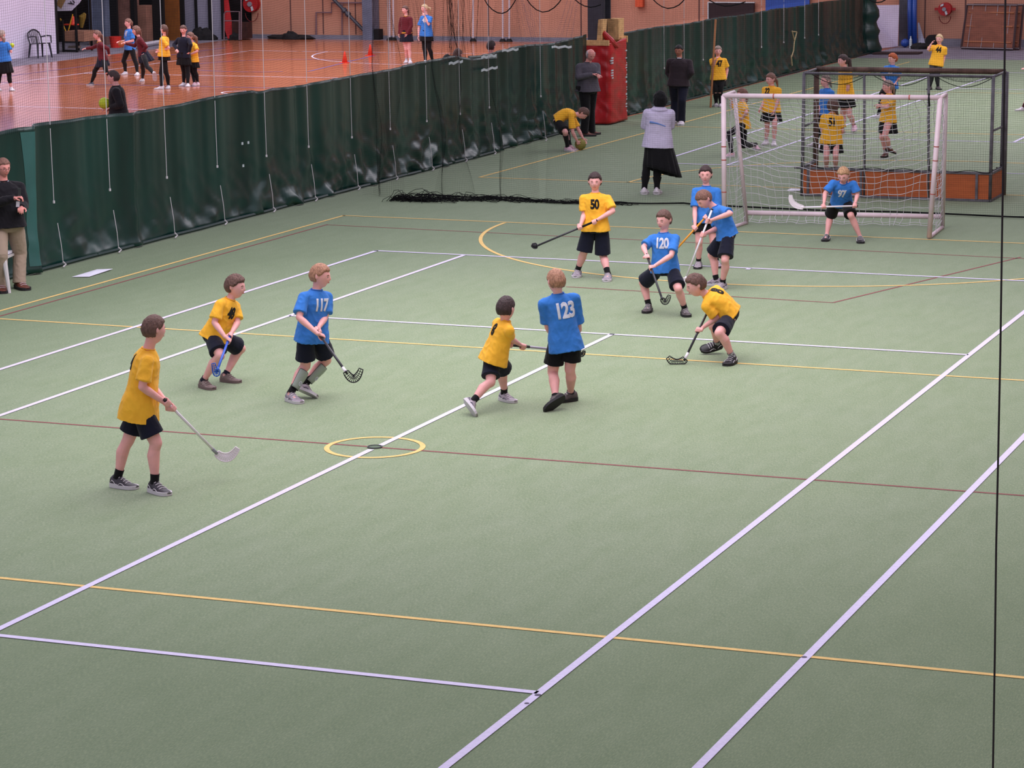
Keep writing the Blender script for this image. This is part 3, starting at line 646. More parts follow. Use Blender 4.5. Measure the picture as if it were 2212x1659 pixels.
# dark screens, shelf boards and panels along the left back side
def wallbox(name, label, cat, px0, px1, ytop, y, dy, m, base=0.0, group=None):
    x0 = atY(px0, 50, y)[0]; x1 = atY(px1, 50, y)[0]; zt = atY((px0+px1)/2, ytop, y)[2]
    o = MB().box((x0, y, base), (x1, y+dy, zt)).build(name, m); return tag(o, label, cat, group)
dbrown = mat('dark_brown_board', (104, 74, 66), 0.8, var=0.15)
wallbox('dark_screen', 'tall black screen right of the wide grey column in the left corner', 'screen', 230, 253, -60, 54.2, 0.1, black)
wallbox('stacked_carton', 'brown stack of cartons behind the girl in blue holding the ball', 'carton', 256, 282, -40, 54.6, 0.6, mat('dusty_carton', (122, 88, 80), 0.9, var=0.2, vscale=4))
wallbox('dark_screen', 'slim black screen between two stacks of cartons', 'screen', 283, 291, -60, 54.5, 0.2, black)
wallbox('stacked_carton', 'brown stack of cartons left of the ochre panel', 'carton', 292, 316, 12, 54.8, 0.6, mat('brown_carton', (130, 92, 78), 0.9, var=0.15, vscale=3))
wallbox('dark_screen', 'broad black screen behind the brown cartons', 'screen', 292, 330, -60, 55.9, 0.1, black)
wallbox('dark_screen', 'black screen just left of the ochre panel', 'screen', 330, 354, -60, 55.2, 0.1, black)
a = G(290, 106); b = G(345, 97); simple('white_bench_beam', 'long low white beam lying at the floor edge behind the running girls', 'beam', MB().tube([a+np.array([0, 0, 0.1]), b+np.array([0, 0, 0.1])], 0.07, 6), mat('dirty_white', (200, 196, 206), 0.6))
wallbox('leaning_board', 'dark ochre board panel behind the girl in navy', 'panel', 355, 386, -60, 56.6, 0.1, mat('ochre_board', (134, 80, 38), 0.6, var=0.1))
wallbox('dark_screen', 'narrow black screen right of the ochre panel', 'screen', 387, 397, -60, 56.7, 0.1, black)
gp = mat('pale_grey_panel', (150, 148, 168), 0.5, 0.4, var=0.05)
for i, (a_, b_) in enumerate(((399, 421), (425, 450), (455, 478))):
    wallbox('leaning_board', ['pale grey panel, left of the three leaning between black frames', 'pale grey panel, middle of the three leaning between black frames', 'pale grey panel, right of the three, next to the red slide'][i], 'panel', a_, b_, -60, 57.6, 0.06, gp, group='pale grey panels')
for i, (a_, b_) in enumerate(((421, 425), (450, 455), (478, 483))):
    wallbox('black_post', ['black post between the left and middle grey panels', 'black post between the middle and right grey panels', 'black post between the right grey panel and the red slide'][i], 'post', a_, b_, -60, 57.5, 0.08, black, group='black posts between the grey panels')
def lump(name, label, cat, c, rx_, ry_, rz_, m, seed):
    V = []; F = []; n, k = 22, 10
    for j in range(k+1):
        ph = math.pi/2*j/k
        for i in range(n):
            a = 2*math.pi*i/n; q = 1+0.35*noise.noise(Vector((math.cos(a)*1.7+seed, math.sin(a)*1.7, ph*2)))
            V.append((c[0]+rx_*q*math.cos(a)*math.cos(ph), c[1]+ry_*q*math.sin(a)*math.cos(ph), c[2]+rz_*q*math.sin(ph)))
    for j in range(k):
        for i in range(n): F.append((j*n+i, j*n+(i+1) % n, (j+1)*n+(i+1) % n, (j+1)*n+i))
    F.append(tuple(range(n-1, -1, -1)))
    return tag(mesh_obj(name, V, F, m, None, True), label, cat)
clump = mat('black_heap', (30, 28, 30), 0.9, var=0.4, vscale=8, bump=0.8, bscale=12)
lump('dark_bundle', 'dark bundle heaped in front of the pale grey panels', 'bundle', (-32.9, 57.2, 0), 0.55, 0.25, 0.36, clump, 1)
lump('dark_bundle', 'small dark bundle at the foot of the red slide', 'bundle', (-31.75, 57.4, 0), 0.22, 0.2, 0.22, clump, 2)
a = atY(466, -40, 57.9); b = atY(499, -40, 57.9); c = atY(505, 84, 57.2); d = atY(494, 84, 57.2)
a, b = atY(455, -40, 58.1), atY(488, -40, 58.1); c, d = atY(506, 82, 57.5), atY(493, 82, 57.5); c[2] = d[2] = 0.02
o = MB().add([a, b, c, d], [(0, 1, 2, 3)]).build('red_slide', mat('red_board', (184, 44, 48), 0.5, var=0.08)); o.modifiers.new('s', 'SOLIDIFY').thickness = 0.05; tag(o, 'broad red board leaning diagonally against the back wall', 'board')
fr = MB(); P_ = [(484, 85), (484, 30), (488, 25), (517, 25), (517, 86)]
fr.tube([atY(x, y, 57.0) for x, y in P_], 0.025, 6); fr.tube([atY(484, 45, 57.0), atY(517, 45, 57.0)], 0.02, 6); fr.tube([atY(521, -20, 57.0), atY(521, 86, 57.0)], 0.025, 6)
tag(fr.build('metal_trolley', mat('grey_tube', (120, 100, 108), 0.4, 0.5)), 'thin grey tube trolley frame in front of the red board', 'trolley')
simple('wooden_box', 'dark brown tapered box below the left fire hose reel', 'box', MB().obox(atY(517, 66, 57.4)+np.array([0, 0.2, 0]), (0.28, 0, 0), (0, 0.2, 0), (0, 0, 0.27)), mat('dark_brown_box', (62, 36, 32), 0.7, var=0.3))
lump('black_net_heap', 'long heap of black netting against the foot of the peach wall', 'net', (atY(625, 78, 58.2)[0], 58.2, 0), 1.0, 0.25, 0.14, clump, 3)
lump('black_net_heap', 'small peaked heap of black netting against the foot of the peach wall', 'net', (atY(630, 78, 58.1)[0], 58.05, 0), 0.3, 0.2, 0.24, clump, 4)
# volleyball poles and further gathered nets by the back wall
wp = mat('white_pole', (196, 186, 196), 0.5, 0.4)
for px, lab in ((842, 'left of two slim white poles standing beside the braced column'), (850, 'right of two slim white poles standing beside the braced column'), (1022, 'slim white pole standing behind the gathered black nets'), (1086, 'left of two white poles standing under the looped cords'), (1100, 'right of two white poles standing under the looped cords')):
    x = atY(px, 84, 58.2)[0]; t = thing('white_pole', lab, 'pole', (x, 58.2, 0), 'slim white poles by the back wall')
    MB().tube([(x, 58.2, 0.06), (x+0.05, 58.2, 3.4)], 0.03, 8).build('shaft', wp, t); MB().tube([(x, 58.2, 0), (x, 58.2, 0.1)], [0.12, 0.06], 10).build('foot', black, t)
def bundle(label, px, py, D, ptop, spread, n, seed, z1=4.0):
    rnd = random.Random(seed); p = atD(px, py, D); b = np.array([p[0], p[1], 0.0]); q = atD(ptop[0], ptop[1], D); L = []
    zt = q[2]; k = (z1-0.0)/max(0.1, zt)
    top = b+(np.array([q[0], q[1], zt])-b)*1.0; top[:2] = b[:2]+(q[:2]-b[:2])*(z1/zt); top[2] = z1
    for i in range(n):
        o1 = RH*rnd.gauss(0, spread)+FH*rnd.gauss(0, spread); o2 = RH*rnd.gauss(0, spread*0.3)+FH*rnd.gauss(0, spread*0.3)
        L.append([(b+o1*(1-s_)**1.2+(top+o2-b)*s_+RH*0.015*math.sin(s_*9+i)) for s_ in np.linspace(0.0, 1, 9)])
    t = thing('gathered_net', label, 'net', b, 'gathered nets of the wooden court'); strands_obj('netting', L[::2], 0.0028, net_dark if 'grey' not in label else mat('grey_netting', (112, 100, 116), 0.8), t)
bundle('gathered black net hanging left of the looped cords, behind the long curtain', 975, 135, 57.0, (968, 0), 0.22, 46, 1)
bundle('thin gathered black net hanging next to the first, leaning to the right', 1000, 130, 57.3, (1000, 0), 0.14, 30, 2)
bundle('gathered black net hanging right of the white pole', 1028, 88, 84.0, (1033, 0), 0.14, 18, 3)
bundle('greyish gathered net near the back wall above the curtain, leaning left', 1150, 88, 84.0, (1128, 0), 0.30, 30, 4)
bundle('greyish gathered net near the back wall left of the steel column', 1210, 88, 84.0, (1235, 0), 0.22, 16, 5)
bundle('gathered net behind the girl in blue at the centre', 895, 85, 85.0, (886, 0), 0.28, 26, 6)
for px in (1278, 1287, 1294):
    x = atY(px, 84, 58.0)[0]; t = thing('ladder_strip', {1278: 'left', 1287: 'middle', 1294: 'right'}[px]+' one of three pale slotted wall strips left of the steel column', 'wall bar', (x, 58.3, 0), 'slotted wall strips')
    MB().box((x-0.03, 58.3, 0), (x+0.03, 58.4, 4)).build('strip', mat('pale_strip', (180, 150, 150), 0.5), t)
    m_ = MB();
    for k in range(26): m_.box((x-0.015, 58.285, 0.1+0.15*k), (x+0.015, 58.3, 0.18+0.15*k))
    m_.build('slot', black, t)
simple('control_box', 'small orange control box on the back wall right of the steel column', 'box', MB().box(*ybox(1372, -4, 1388, 15, 58.55, 0.2)), mat('orange_box', (206, 84, 48), 0.5))
t = thing('blackboard', 'black board with white edging on the back wall above the far curtain', 'board', (atY(1578, 20, 58.6)[0], 58.6, 1))
A, B = ybox(1531, 6, 1628, 60, 58.6, 0.11); MB().box(A, B).build('panel', mat('dark_board', (44, 30, 34), 0.6), t)
MB().box((A[0]-0.03, 58.57, A[2]), (A[0], 58.68, B[2])).box((A[0]-0.03, 58.57, B[2]), (B[0]+0.03, 58.68, B[2]+0.03)).build('edging', tape_w, t)
simple('blue_wall_board', 'blue board on the back wall above the far curtain', 'panel', MB().box(*ybox(1654, -40, 1748, 24, 58.6, 0.08)), mat('royal_blue', (48, 84, 168), 0.5))
# far right corner
a, b, c, d = atY(1867, 13, 57.6), atY(1941, 12, 57.6), G(1938, 103), G(1871, 111)
c[2] = d[2] = 0.02
o = MB().add([a, b, c, d], [(0, 1, 2, 3)]).build('leaning_board', mat('lilac_white_panel', (198, 186, 206), 0.6, var=0.04)); o.modifiers.new('s', 'SOLIDIFY').thickness = 0.04; tag(o, 'large plain white panel leaning in the far corner beside the curtain end', 'panel')
x0, x1 = atY(1941, 90, 58.3)[0], atY(1962, 90, 58.3)[0]; simple('steel_column', 'charcoal steel column between the white panel and the blue rolled mats', 'column', MB().box((x0, 58.3, 0), (x1, 58.72, 7.3)), dsteel)
blu = mat('blue_vinyl', (24, 66, 150), 0.4, 0.5)
for px, lab in ((1966, 'left of two tall blue padded rolls standing by the far wall'), (1976, 'right of two tall blue padded rolls standing by the far wall')):
    x = atY(px, 90, 57.9)[0]; o = MB().tube([(x, 57.9, 0.1), (x-0.05, 58.0, 1.0), (x-0.07, 58.1, 1.9)], 0.075, 10).build('blue_roll', blu, None, True); tag(o, lab, 'mat roll', 'blue padded rolls')
p = G(1955, 103); simple('blue_ball', 'blue ball lying against the charcoal column', 'ball', MB().tube([p+np.array([0, 0, 0.01]), p+np.array([0, 0, 0.06]), p+np.array([0, 0, 0.14]), p+np.array([0, 0, 0.22]), p+np.array([0, 0, 0.27])], [0.03, 0.11, 0.14, 0.11, 0.03], 14), blu, smooth=True)
p = G(1967, 104); simple('white_bottle', 'slim white bottle standing at the foot of the blue rolls', 'bottle', MB().tube([p, p+np.array([0, 0, 0.26]), p+np.array([0, 0, 0.3]), p+np.array([0, 0, 0.36])], [0.04, 0.04, 0.018, 0.018], 10), tape_w)
o = MB().add([atY(1983, 50, 58.4), atY(1986, 50, 58.4), atY(2000, 99, 57.9), atY(1984, 99, 57.9)], [(0, 1, 2, 3)]).build('grey_board', mat('pale_grey_panel', (150, 148, 168), 0.5)); o.modifiers.new('s', 'SOLIDIFY').thickness = 0.03; tag(o, 'narrow pale board leaning on the wall right of the blue rolls', 'board')
p = G(1990, 106); lump('dark_bundle', 'black bag lying in front of the leaning pale board', 'bag', p, 0.35, 0.25, 0.17, clump, 6)
p = G(2010, 104); simple('black_mat_roll', 'black round roll behind the head of the girl numbered 44', 'mat roll', MB().tube([p+np.array([0, 0, 0.2]), p+np.array([0.1, 0.25, 0.2])], 0.2, 18), black)
a, b = G(1886, 118), G(1985, 118); simple('rolled_mat', 'long dark low mat lying at the edge of the turf below the white panel', 'mat', MB().obox((a+b)/2+np.array([0, 0.2, 0.03]), (b-a)/2, (0, 0.3, 0), (0, 0, 0.03)), mat('dark_brown_mat', (66, 50, 50), 0.8))
cf = mat('brown_ply', (128, 74, 56), 0.6, 0.3, var=0.12, vscale=3, stretch=(1, 1, 4)); em = mat('edge_metal', (150, 136, 140), 0.4, 0.5)
for k, (ox, oy, lab) in enumerate(((0, 0, 'front one of the brown plywood stage frames leaning on the far wall'), (0.14, 0.25, 'rear one of the brown plywood stage frames leaning on the far wall'))):
    a, b, c, d = atY(2090, 11, 57.3), atY(2198, 12, 57.3), G(2189, 110), G(2077, 107)
    c[2] = d[2] = 0.05
    off = np.array([ox, oy, 0]); a, b, c, d = a+off, b+off, c+off, d+off
    t = thing('stage_frame', lab, 'panel', (c+d)/2*np.array([1, 1, 0]), 'brown plywood stage frames')
    o = MB().add([a, b, c, d], [(0, 1, 2, 3)]).build('plywood_sheet', cf, t); o.modifiers.new('s', 'SOLIDIFY').thickness = 0.03
    n = np.cross(b-a, d-a); n /= np.linalg.norm(n); n = n if n[1] < 0 else -n
    m_ = MB()
    for s_, e_ in ((a, b), (b, c), (c, d), (d, a)): m_.tube([s_+n*0.03, e_+n*0.03], 0.035, 4)
    m_.build('dark_rim', mat('rim_brown', (70, 52, 54), 0.6), t)
    m_ = MB()
    for u in (0.12, 0.38, 0.62, 0.86): m_.tube([a+(b-a)*u+n*0.05, d+(c-d)*u+n*0.05], 0.012, 5)
    for v in (0.0, 1.0): m_.tube([a+(d-a)*v+n*0.07, b+(c-b)*v+n*0.07], 0.014, 5)
    m_.build('metal_strip', em, t)
    m_ = MB();
    for v in (0.18, 0.5, 0.86): m_.tube([a+(d-a)*v+n*0.04+(b-a)*0.05, b+(c-b)*v+n*0.04-(b-a)*0.05], 0.035, 4)
    pset(m_.build('cross_rail', mat('light_ply', (156, 96, 66), 0.6), t), 'lighter horizontal rails')

# ---------------------------------------------------------------- plastic chairs, cones
def armchair(t, m, s=1.0, a=0.0, arms=True):
    """monobloc armchair; built at origin, facing +x, rotated by a"""
    R_ = Matrix.Rotation(a, 3, 'Z'); o0 = Vector(t.location)
    def X(p): return tuple(o0+R_ @ (Vector(p)*s))
    def tub(pl, r, n=8): return [X(p) for p in pl]
    seat = MB(); 
    seat.add([X(p) for p in [(-0.22,-0.22,0.40),(0.22,-0.24,0.43),(0.22,0.24,0.43),(-0.22,0.22,0.40),(-0.22,-0.22,0.43),(0.22,-0.24,0.46),(0.22,0.24,0.46),(-0.22,0.22,0.43)]], [(0,3,2,1),(4,5,6,7),(0,1,5,4),(1,2,6,5),(2,3,7,6),(3,0,4,7)])
    seat.build('seat', m, t)
    for sx, sy in ((1, 1), (1, -1), (-1, 1), (-1, -1)):
        MB().tube([X((0.2*sx, 0.21*sy, 0.43)), X((0.26*sx, 0.25*sy, 0.0))], [0.035*s, 0.022*s], 8).build('leg', m, t)
    bk = MB(); top = [(-0.33-0.03*abs(y)/0.2*0, y, 0.84-0.10*(abs(y)/0.2)**2) for y in np.linspace(-0.2, 0.2, 9)]
    fr_ = [(-0.22, -0.21, 0.42)]+[(-0.28, -0.23, 0.6)]+top+[(-0.28, 0.23, 0.6), (-0.22, 0.21, 0.42)]
    bk.tube([X(p) for p in fr_], 0.022*s, 8)
    for y in np.linspace(-0.14, 0.14, 6): bk.tube([X((-0.22, y*0.9, 0.43)), X((-0.33, y, 0.82-0.10*(y/0.2)**2))], 0.012*s, 6)
    bk.build('backrest', m, t)
    for sy in ((1, -1) if arms else ()): MB().tube([X((-0.28, 0.235*sy, 0.62)), X((0.0, 0.27*sy, 0.66)), X((0.2, 0.27*sy, 0.66)), X((0.24, 0.26*sy, 0.45))], [0.018*s, 0.024*s, 0.024*s, 0.02*s], 8).build('armrest', m, t)
p = (G(55, 125)+G(93, 124))/2+np.array([0.22, 0, 0])
t = thing('plastic_armchair', 'black plastic armchair standing against the white partition of the wooden court', 'chair', (p[0], p[1], 0)); armchair(t, mat('black_plastic', (26, 26, 36), 0.35, 0.5), 1.0, math.radians(-25))
p = G(8, 604)
p = np.array([-8.66, 7.12, 0.0]); t = thing('plastic_chair', 'white plastic chair with papers behind the man with glasses', 'chair', (p[0], p[1], 0)); armchair(t, mat('white_plastic', (210, 204, 206), 0.4, 0.4), 1.0, math.radians(15), False)
o = MB().obox((p[0]+0.06, p[1]-0.02, 0.485), (0.13, 0.03, 0), (-0.03, 0.17, 0), (0, 0, 0.018)).build('paper_sheaf', paper); tag(o, 'sheaf of white papers on the seat of the white plastic chair', 'paper')
for (px, py, lab) in ((745, 136, 'orange traffic cone, nearer of the two on the wooden court'), (800, 120, 'orange traffic cone, farther of the two on the wooden court')):
    p = G(px, py); t = thing('traffic_cone', lab, 'cone', (p[0], p[1], 0), 'orange traffic cones on the wooden court')
    MB().tube([p+np.array([0, 0, 0.02]), p+np.array([0, 0, 0.31]), p+np.array([0, 0, 0.335])], [0.085, 0.022, 0.014], 20).build('cone_body', corange, t, True); MB().box(p+np.array([-0.12, -0.12, 0]), p+np.array([0.12, 0.12, 0.02])).build('base', corange, t)
p = G(250, 103); simple('red_bucket', 'red bucket on the floor edge beyond the girl in blue', 'bucket', MB().tube([(p[0], p[1], 0), (p[0], p[1], 0.36)], [0.16, 0.2], 16), mat('red_bucket_plastic', (206, 50, 40), 0.5))
# ================================================================== PEOPLE
def nrm(v): v = np.array(v, float); return v/max(1e-9, np.linalg.norm(v))
SKIN = mat('skin', (238, 174, 170), 0.55, 0.35, var=0.06, vscale=12, sss=0.15)
SKIN_D = mat('skin_tan', (168, 108, 88), 0.55, 0.35, var=0.06, vscale=12, sss=0.1)
SKIN_R = mat('skin_ruddy', (226, 152, 144), 0.55, 0.35, var=0.08, vscale=12, sss=0.15)
EYEW = mat('eye_white', (190, 176, 176), 0.3, 0.5); EYED = mat('eye_dark', (40, 30, 28), 0.3, 0.5)
BROW = mat('eyebrow_brown', (92, 62, 48), 0.8); LIP = mat('lip', (176, 88, 86), 0.5)
def cloth(name, c, b=0.35, rough=0.85): return mat(name, c, rough, 0.2, var=0.05, vscale=9, bump=b, bscale=30, sheen=0.1)
YEL = cloth('yellow_shirt_cotton', (255, 186, 56)); BLU = cloth('blue_shirt_cotton', (58, 124, 208))
NAVY = cloth('navy_cloth', (22, 24, 42)); BLK = cloth('black_cloth', (17, 16, 20)); LEG = cloth('black_leggings', (20, 18, 22), 0.1)
MAR = cloth('maroon_wool', (98, 28, 38)); DKJ = cloth('black_jacket', (24, 22, 28)); GREYJ = cloth('grey_jacket', (84, 80, 90)); BRJ = cloth('dark_brown_jacket', (48, 38, 44))
KHAKI = cloth('khaki_trousers', (166, 146, 130)); WJ = cloth('white_checked_jacket', (204, 194, 222)); WSOCK = cloth('white_sock', (220, 212, 220)); GOLD = cloth('gold_trim', (226, 170, 40))
def shoe_m(n, c): return mat(n, c, 0.5, 0.4, var=0.22, vscale=28)
SH = {'silver': shoe_m('silver_shoe', (158, 146, 156)), 'tan': shoe_m('taupe_shoe', (122, 104, 100)), 'dark': shoe_m('dark_shoe', (84, 76, 76)), 'white': shoe_m('white_shoe', (224, 214, 224)),
      'brown': shoe_m('brown_shoe', (104, 56, 44)), 'blackwhite': shoe_m('black_grey_shoe', (58, 54, 62)), 'pink': shoe_m('pink_white_shoe', (222, 180, 196)), 'black': shoe_m('black_shoe', (30, 28, 34)), 'grey': shoe_m('grey_blue_shoe', (96, 98, 112))}
SOLE = {'w': mat('white_sole', (206, 200, 206), 0.6), 'k': mat('dark_sole', (44, 42, 46), 0.7), 'b': mat('blue_sole', (62, 92, 150), 0.6), 't': mat('taupe_sole', (120, 100, 100), 0.7)}
def hairm(n, c): return mat(n, c, 0.6, 0.35, var=0.28, vscale=70, bump=0.8, bscale=120, stretch=(1, 1, 0.35))
HAIR = {'brown': hairm('brown_hair', (104, 76, 68)), 'dark': hairm('dark_brown_hair', (66, 50, 50)), 'fair': hairm('fair_brown_hair', (170, 124, 100)), 'sandy': hairm('sandy_hair', (190, 148, 112)), 'mid': hairm('mid_brown_hair', (128, 92, 80)),
        'blonde': hairm('blonde_hair', (206, 178, 140)), 'red': hairm('ginger_hair', (168, 82, 44)), 'black': hairm('black_hair', (30, 26, 30)), 'grey': hairm('grey_hair', (168, 158, 162)), 'ash': hairm('ash_blonde_hair', (158, 138, 130))}

_DG = None
def remesh(name, parts, voxel, mats_, smooth_it=4, wr=0.0, wseed=0):
    """join closed parts, voxel-remesh into one continuous surface, smooth; returns numpy-displaced mesh object"""
    mb = MB()
    for v, f in parts: mb.add(v, f)
    me = bpy.data.meshes.new(name); me.from_pydata(mb.v, [], mb.f); me.update()
    o = bpy.data.objects.new(name, me); COL.objects.link(o)
    r = o.modifiers.new('r', 'REMESH'); r.mode = 'VOXEL'; r.voxel_size = voxel; r.use_smooth_shade = True
    s = o.modifiers.new('s', 'SMOOTH'); s.factor = 0.5; s.iterations = smooth_it
    dg = bpy.context.evaluated_depsgraph_get(); ev = o.evaluated_get(dg); nm = bpy.data.meshes.new_from_object(ev)
    o.modifiers.clear(); o.data = nm; nm.name = name; bpy.data.meshes.remove(me)
    nm.materials.clear()
    for m in mats_: nm.materials.append(m)
    nm.polygons.foreach_set('use_smooth', [True]*len(nm.polygons))
    if wr:
        n = len(nm.vertices); co = np.empty(n*3, dtype=np.float32); nm.vertices.foreach_get('co', co); co = co.reshape(-1, 3)
        no = np.empty(n*3, dtype=np.float32); nm.vertex_normals.foreach_get('vector', no); no = no.reshape(-1, 3)
        d = np.empty(n, dtype=np.float32)
        for i in range(n):
            p = co[i]; a = noise.noise((p[0]*7+wseed, p[1]*7, p[2]*4.0)); b = noise.noise((p[0]*16+p[2]*9, p[1]*16+wseed, p[2]*9-p[0]*8))
            d[i] = (a*1.1-abs(b)*1.2+0.3)*wr
        co += no*d[:, None]; nm.vertices.foreach_set('co', co.ravel())
    nm.update(); return o
def loft(secs, n=18, cap=True, pw=1.0):
    """secs: list of (centre, U vector (half width), V vector (half depth))"""
    v = []; f = []; K = len(secs)
    for c, u, w in secs:
        c = np.array(c, float); u = np.array(u, float); w = np.array(w, float)
        for k in range(n):
            a = 2*math.pi*k/n; ca, sa = math.cos(a), math.sin(a); v.append(c+u*math.copysign(abs(ca)**pw, ca)+w*math.copysign(abs(sa)**pw, sa))
    for i in range(K-1):
        for k in range(n): f.append((i*n+k, i*n+(k+1) % n, (i+1)*n+(k+1) % n, (i+1)*n+k))
    if cap:
        v.append(np.array(secs[0][0], float)); v.append(np.array(secs[-1][0], float)); a, b = K*n, K*n+1
        for k in range(n): f.append((a, (k+1) % n, k)); f.append((b, (K-1)*n+k, (K-1)*n+(k+1) % n))
    return v, f
def limb(P, R_, n=14, ball=True):
    """round tapering tube along points with rounded ends"""
    P = [np.array(p, float) for p in P]; R_ = list(R_)
    if ball:
        d0 = nrm(P[0]-P[1]); d1 = nrm(P[-1]-P[-2]); A = []; RA = []
        for t in (0.95, 0.75, 0.4): A.append(P[0]+d0*R_[0]*t); RA.append(R_[0]*math.sqrt(1-t*t))
        B = []; RB = []
        for t in (0.4, 0.75, 0.95): B.append(P[-1]+d1*R_[-1]*t); RB.append(R_[-1]*math.sqrt(1-t*t))
        P = A+P+B; R_ = RA+R_+RB
    return tube(P, R_, n, True)
def chain(P, R_, n=14):
    return [limb([P[i], P[i+1]], [R_[i], R_[i+1]], n) for i in range(len(P)-1)]
def bezier(a, b, c, n=5): return [a*(1-t)**2+b*2*t*(1-t)+c*t*t for t in np.linspace(0, 1, n)]

def head_surface(dirs, sc=1.0):
    """dirs: N x 3 unit vectors (x side, y face, z up) -> N x 3 points of a head about .22 m tall at sc=1"""
    x, y, z = dirs[:, 0], dirs[:, 1], dirs[:, 2]
    X = x*0.073; Y = y*0.092; Z = z*0.112
    dn = np.clip(-z, 0, 1)
    X = X*(1-0.34*dn**1.3); Y = np.where(y < 0, Y*(1-0.42*dn), Y*(1-0.10*dn))
    X = X*(1+0.05*np.clip(z, 0, 1)); Y = np.where(y < 0, Y*(1.07), Y)
    def g(cx, cz, w, h, a):
        k = np.exp(-((x-cx)/w)**2-((z-cz)/h)**2)*(y > 0); return a*k
    Y = Y+g(0, -0.17, 0.13, 0.17, 0.016)+g(0, -0.02, 0.09, 0.16, 0.007)
    Y = Y-g(0.36, 0.03, 0.17, 0.12, 0.009)-g(-0.36, 0.03, 0.17, 0.12, 0.009)+g(0, 0.2, 0.5, 0.1, 0.003)
    Y = Y+g(0.42, -0.25, 0.2, 0.2, 0.003)+g(-0.42, -0.25, 0.2, 0.2, 0.003)+g(0, -0.46, 0.22, 0.08, 0.006)+g(0, -0.8, 0.3, 0.14, 0.006)-g(0, -0.6, 0.25, 0.07, 0.002)
    return np.stack([X, Y, Z], 1)*sc
def sph(nu, nv):
    D = [(0, 0, 1)]
    for j in range(1, nv):
        ph = math.pi*j/nv
        for i in range(nu): a = 2*math.pi*i/nu; D.append((math.sin(ph)*math.cos(a), math.sin(ph)*math.sin(a), math.cos(ph)))
    D.append((0, 0, -1)); F = []
    for i in range(nu): F.append((0, 1+i, 1+(i+1) % nu))
    for j in range(nv-2):
        for i in range(nu): a = 1+j*nu; F.append((a+i, a+nu+i, a+nu+(i+1) % nu, a+(i+1) % nu))
    a = 1+(nv-2)*nu
    for i in range(nu): F.append((a+i, len(D)-1, a+(i+1) % nu))
    return np.array(D, float), F
SPH = sph(44, 30)

def solve_joint(A, B, px, py, LA, LB, prefD, wgt=0.02):
    """3-D joint on the sight line (px,py) whose distances to A and B best match LA, LB"""
    best = None; d0 = (depth(A)+depth(B))/2
    for k in range(-60, 61):
        d = d0+k*0.01; p = atD(px, py, d); e = (np.linalg.norm(p-A)-LA)**2+(np.linalg.norm(p-B)-LB)**2+wgt*(d-(d0+prefD))**2
        if best is None or e < best[0]: best = (e, p)
    return best[1]

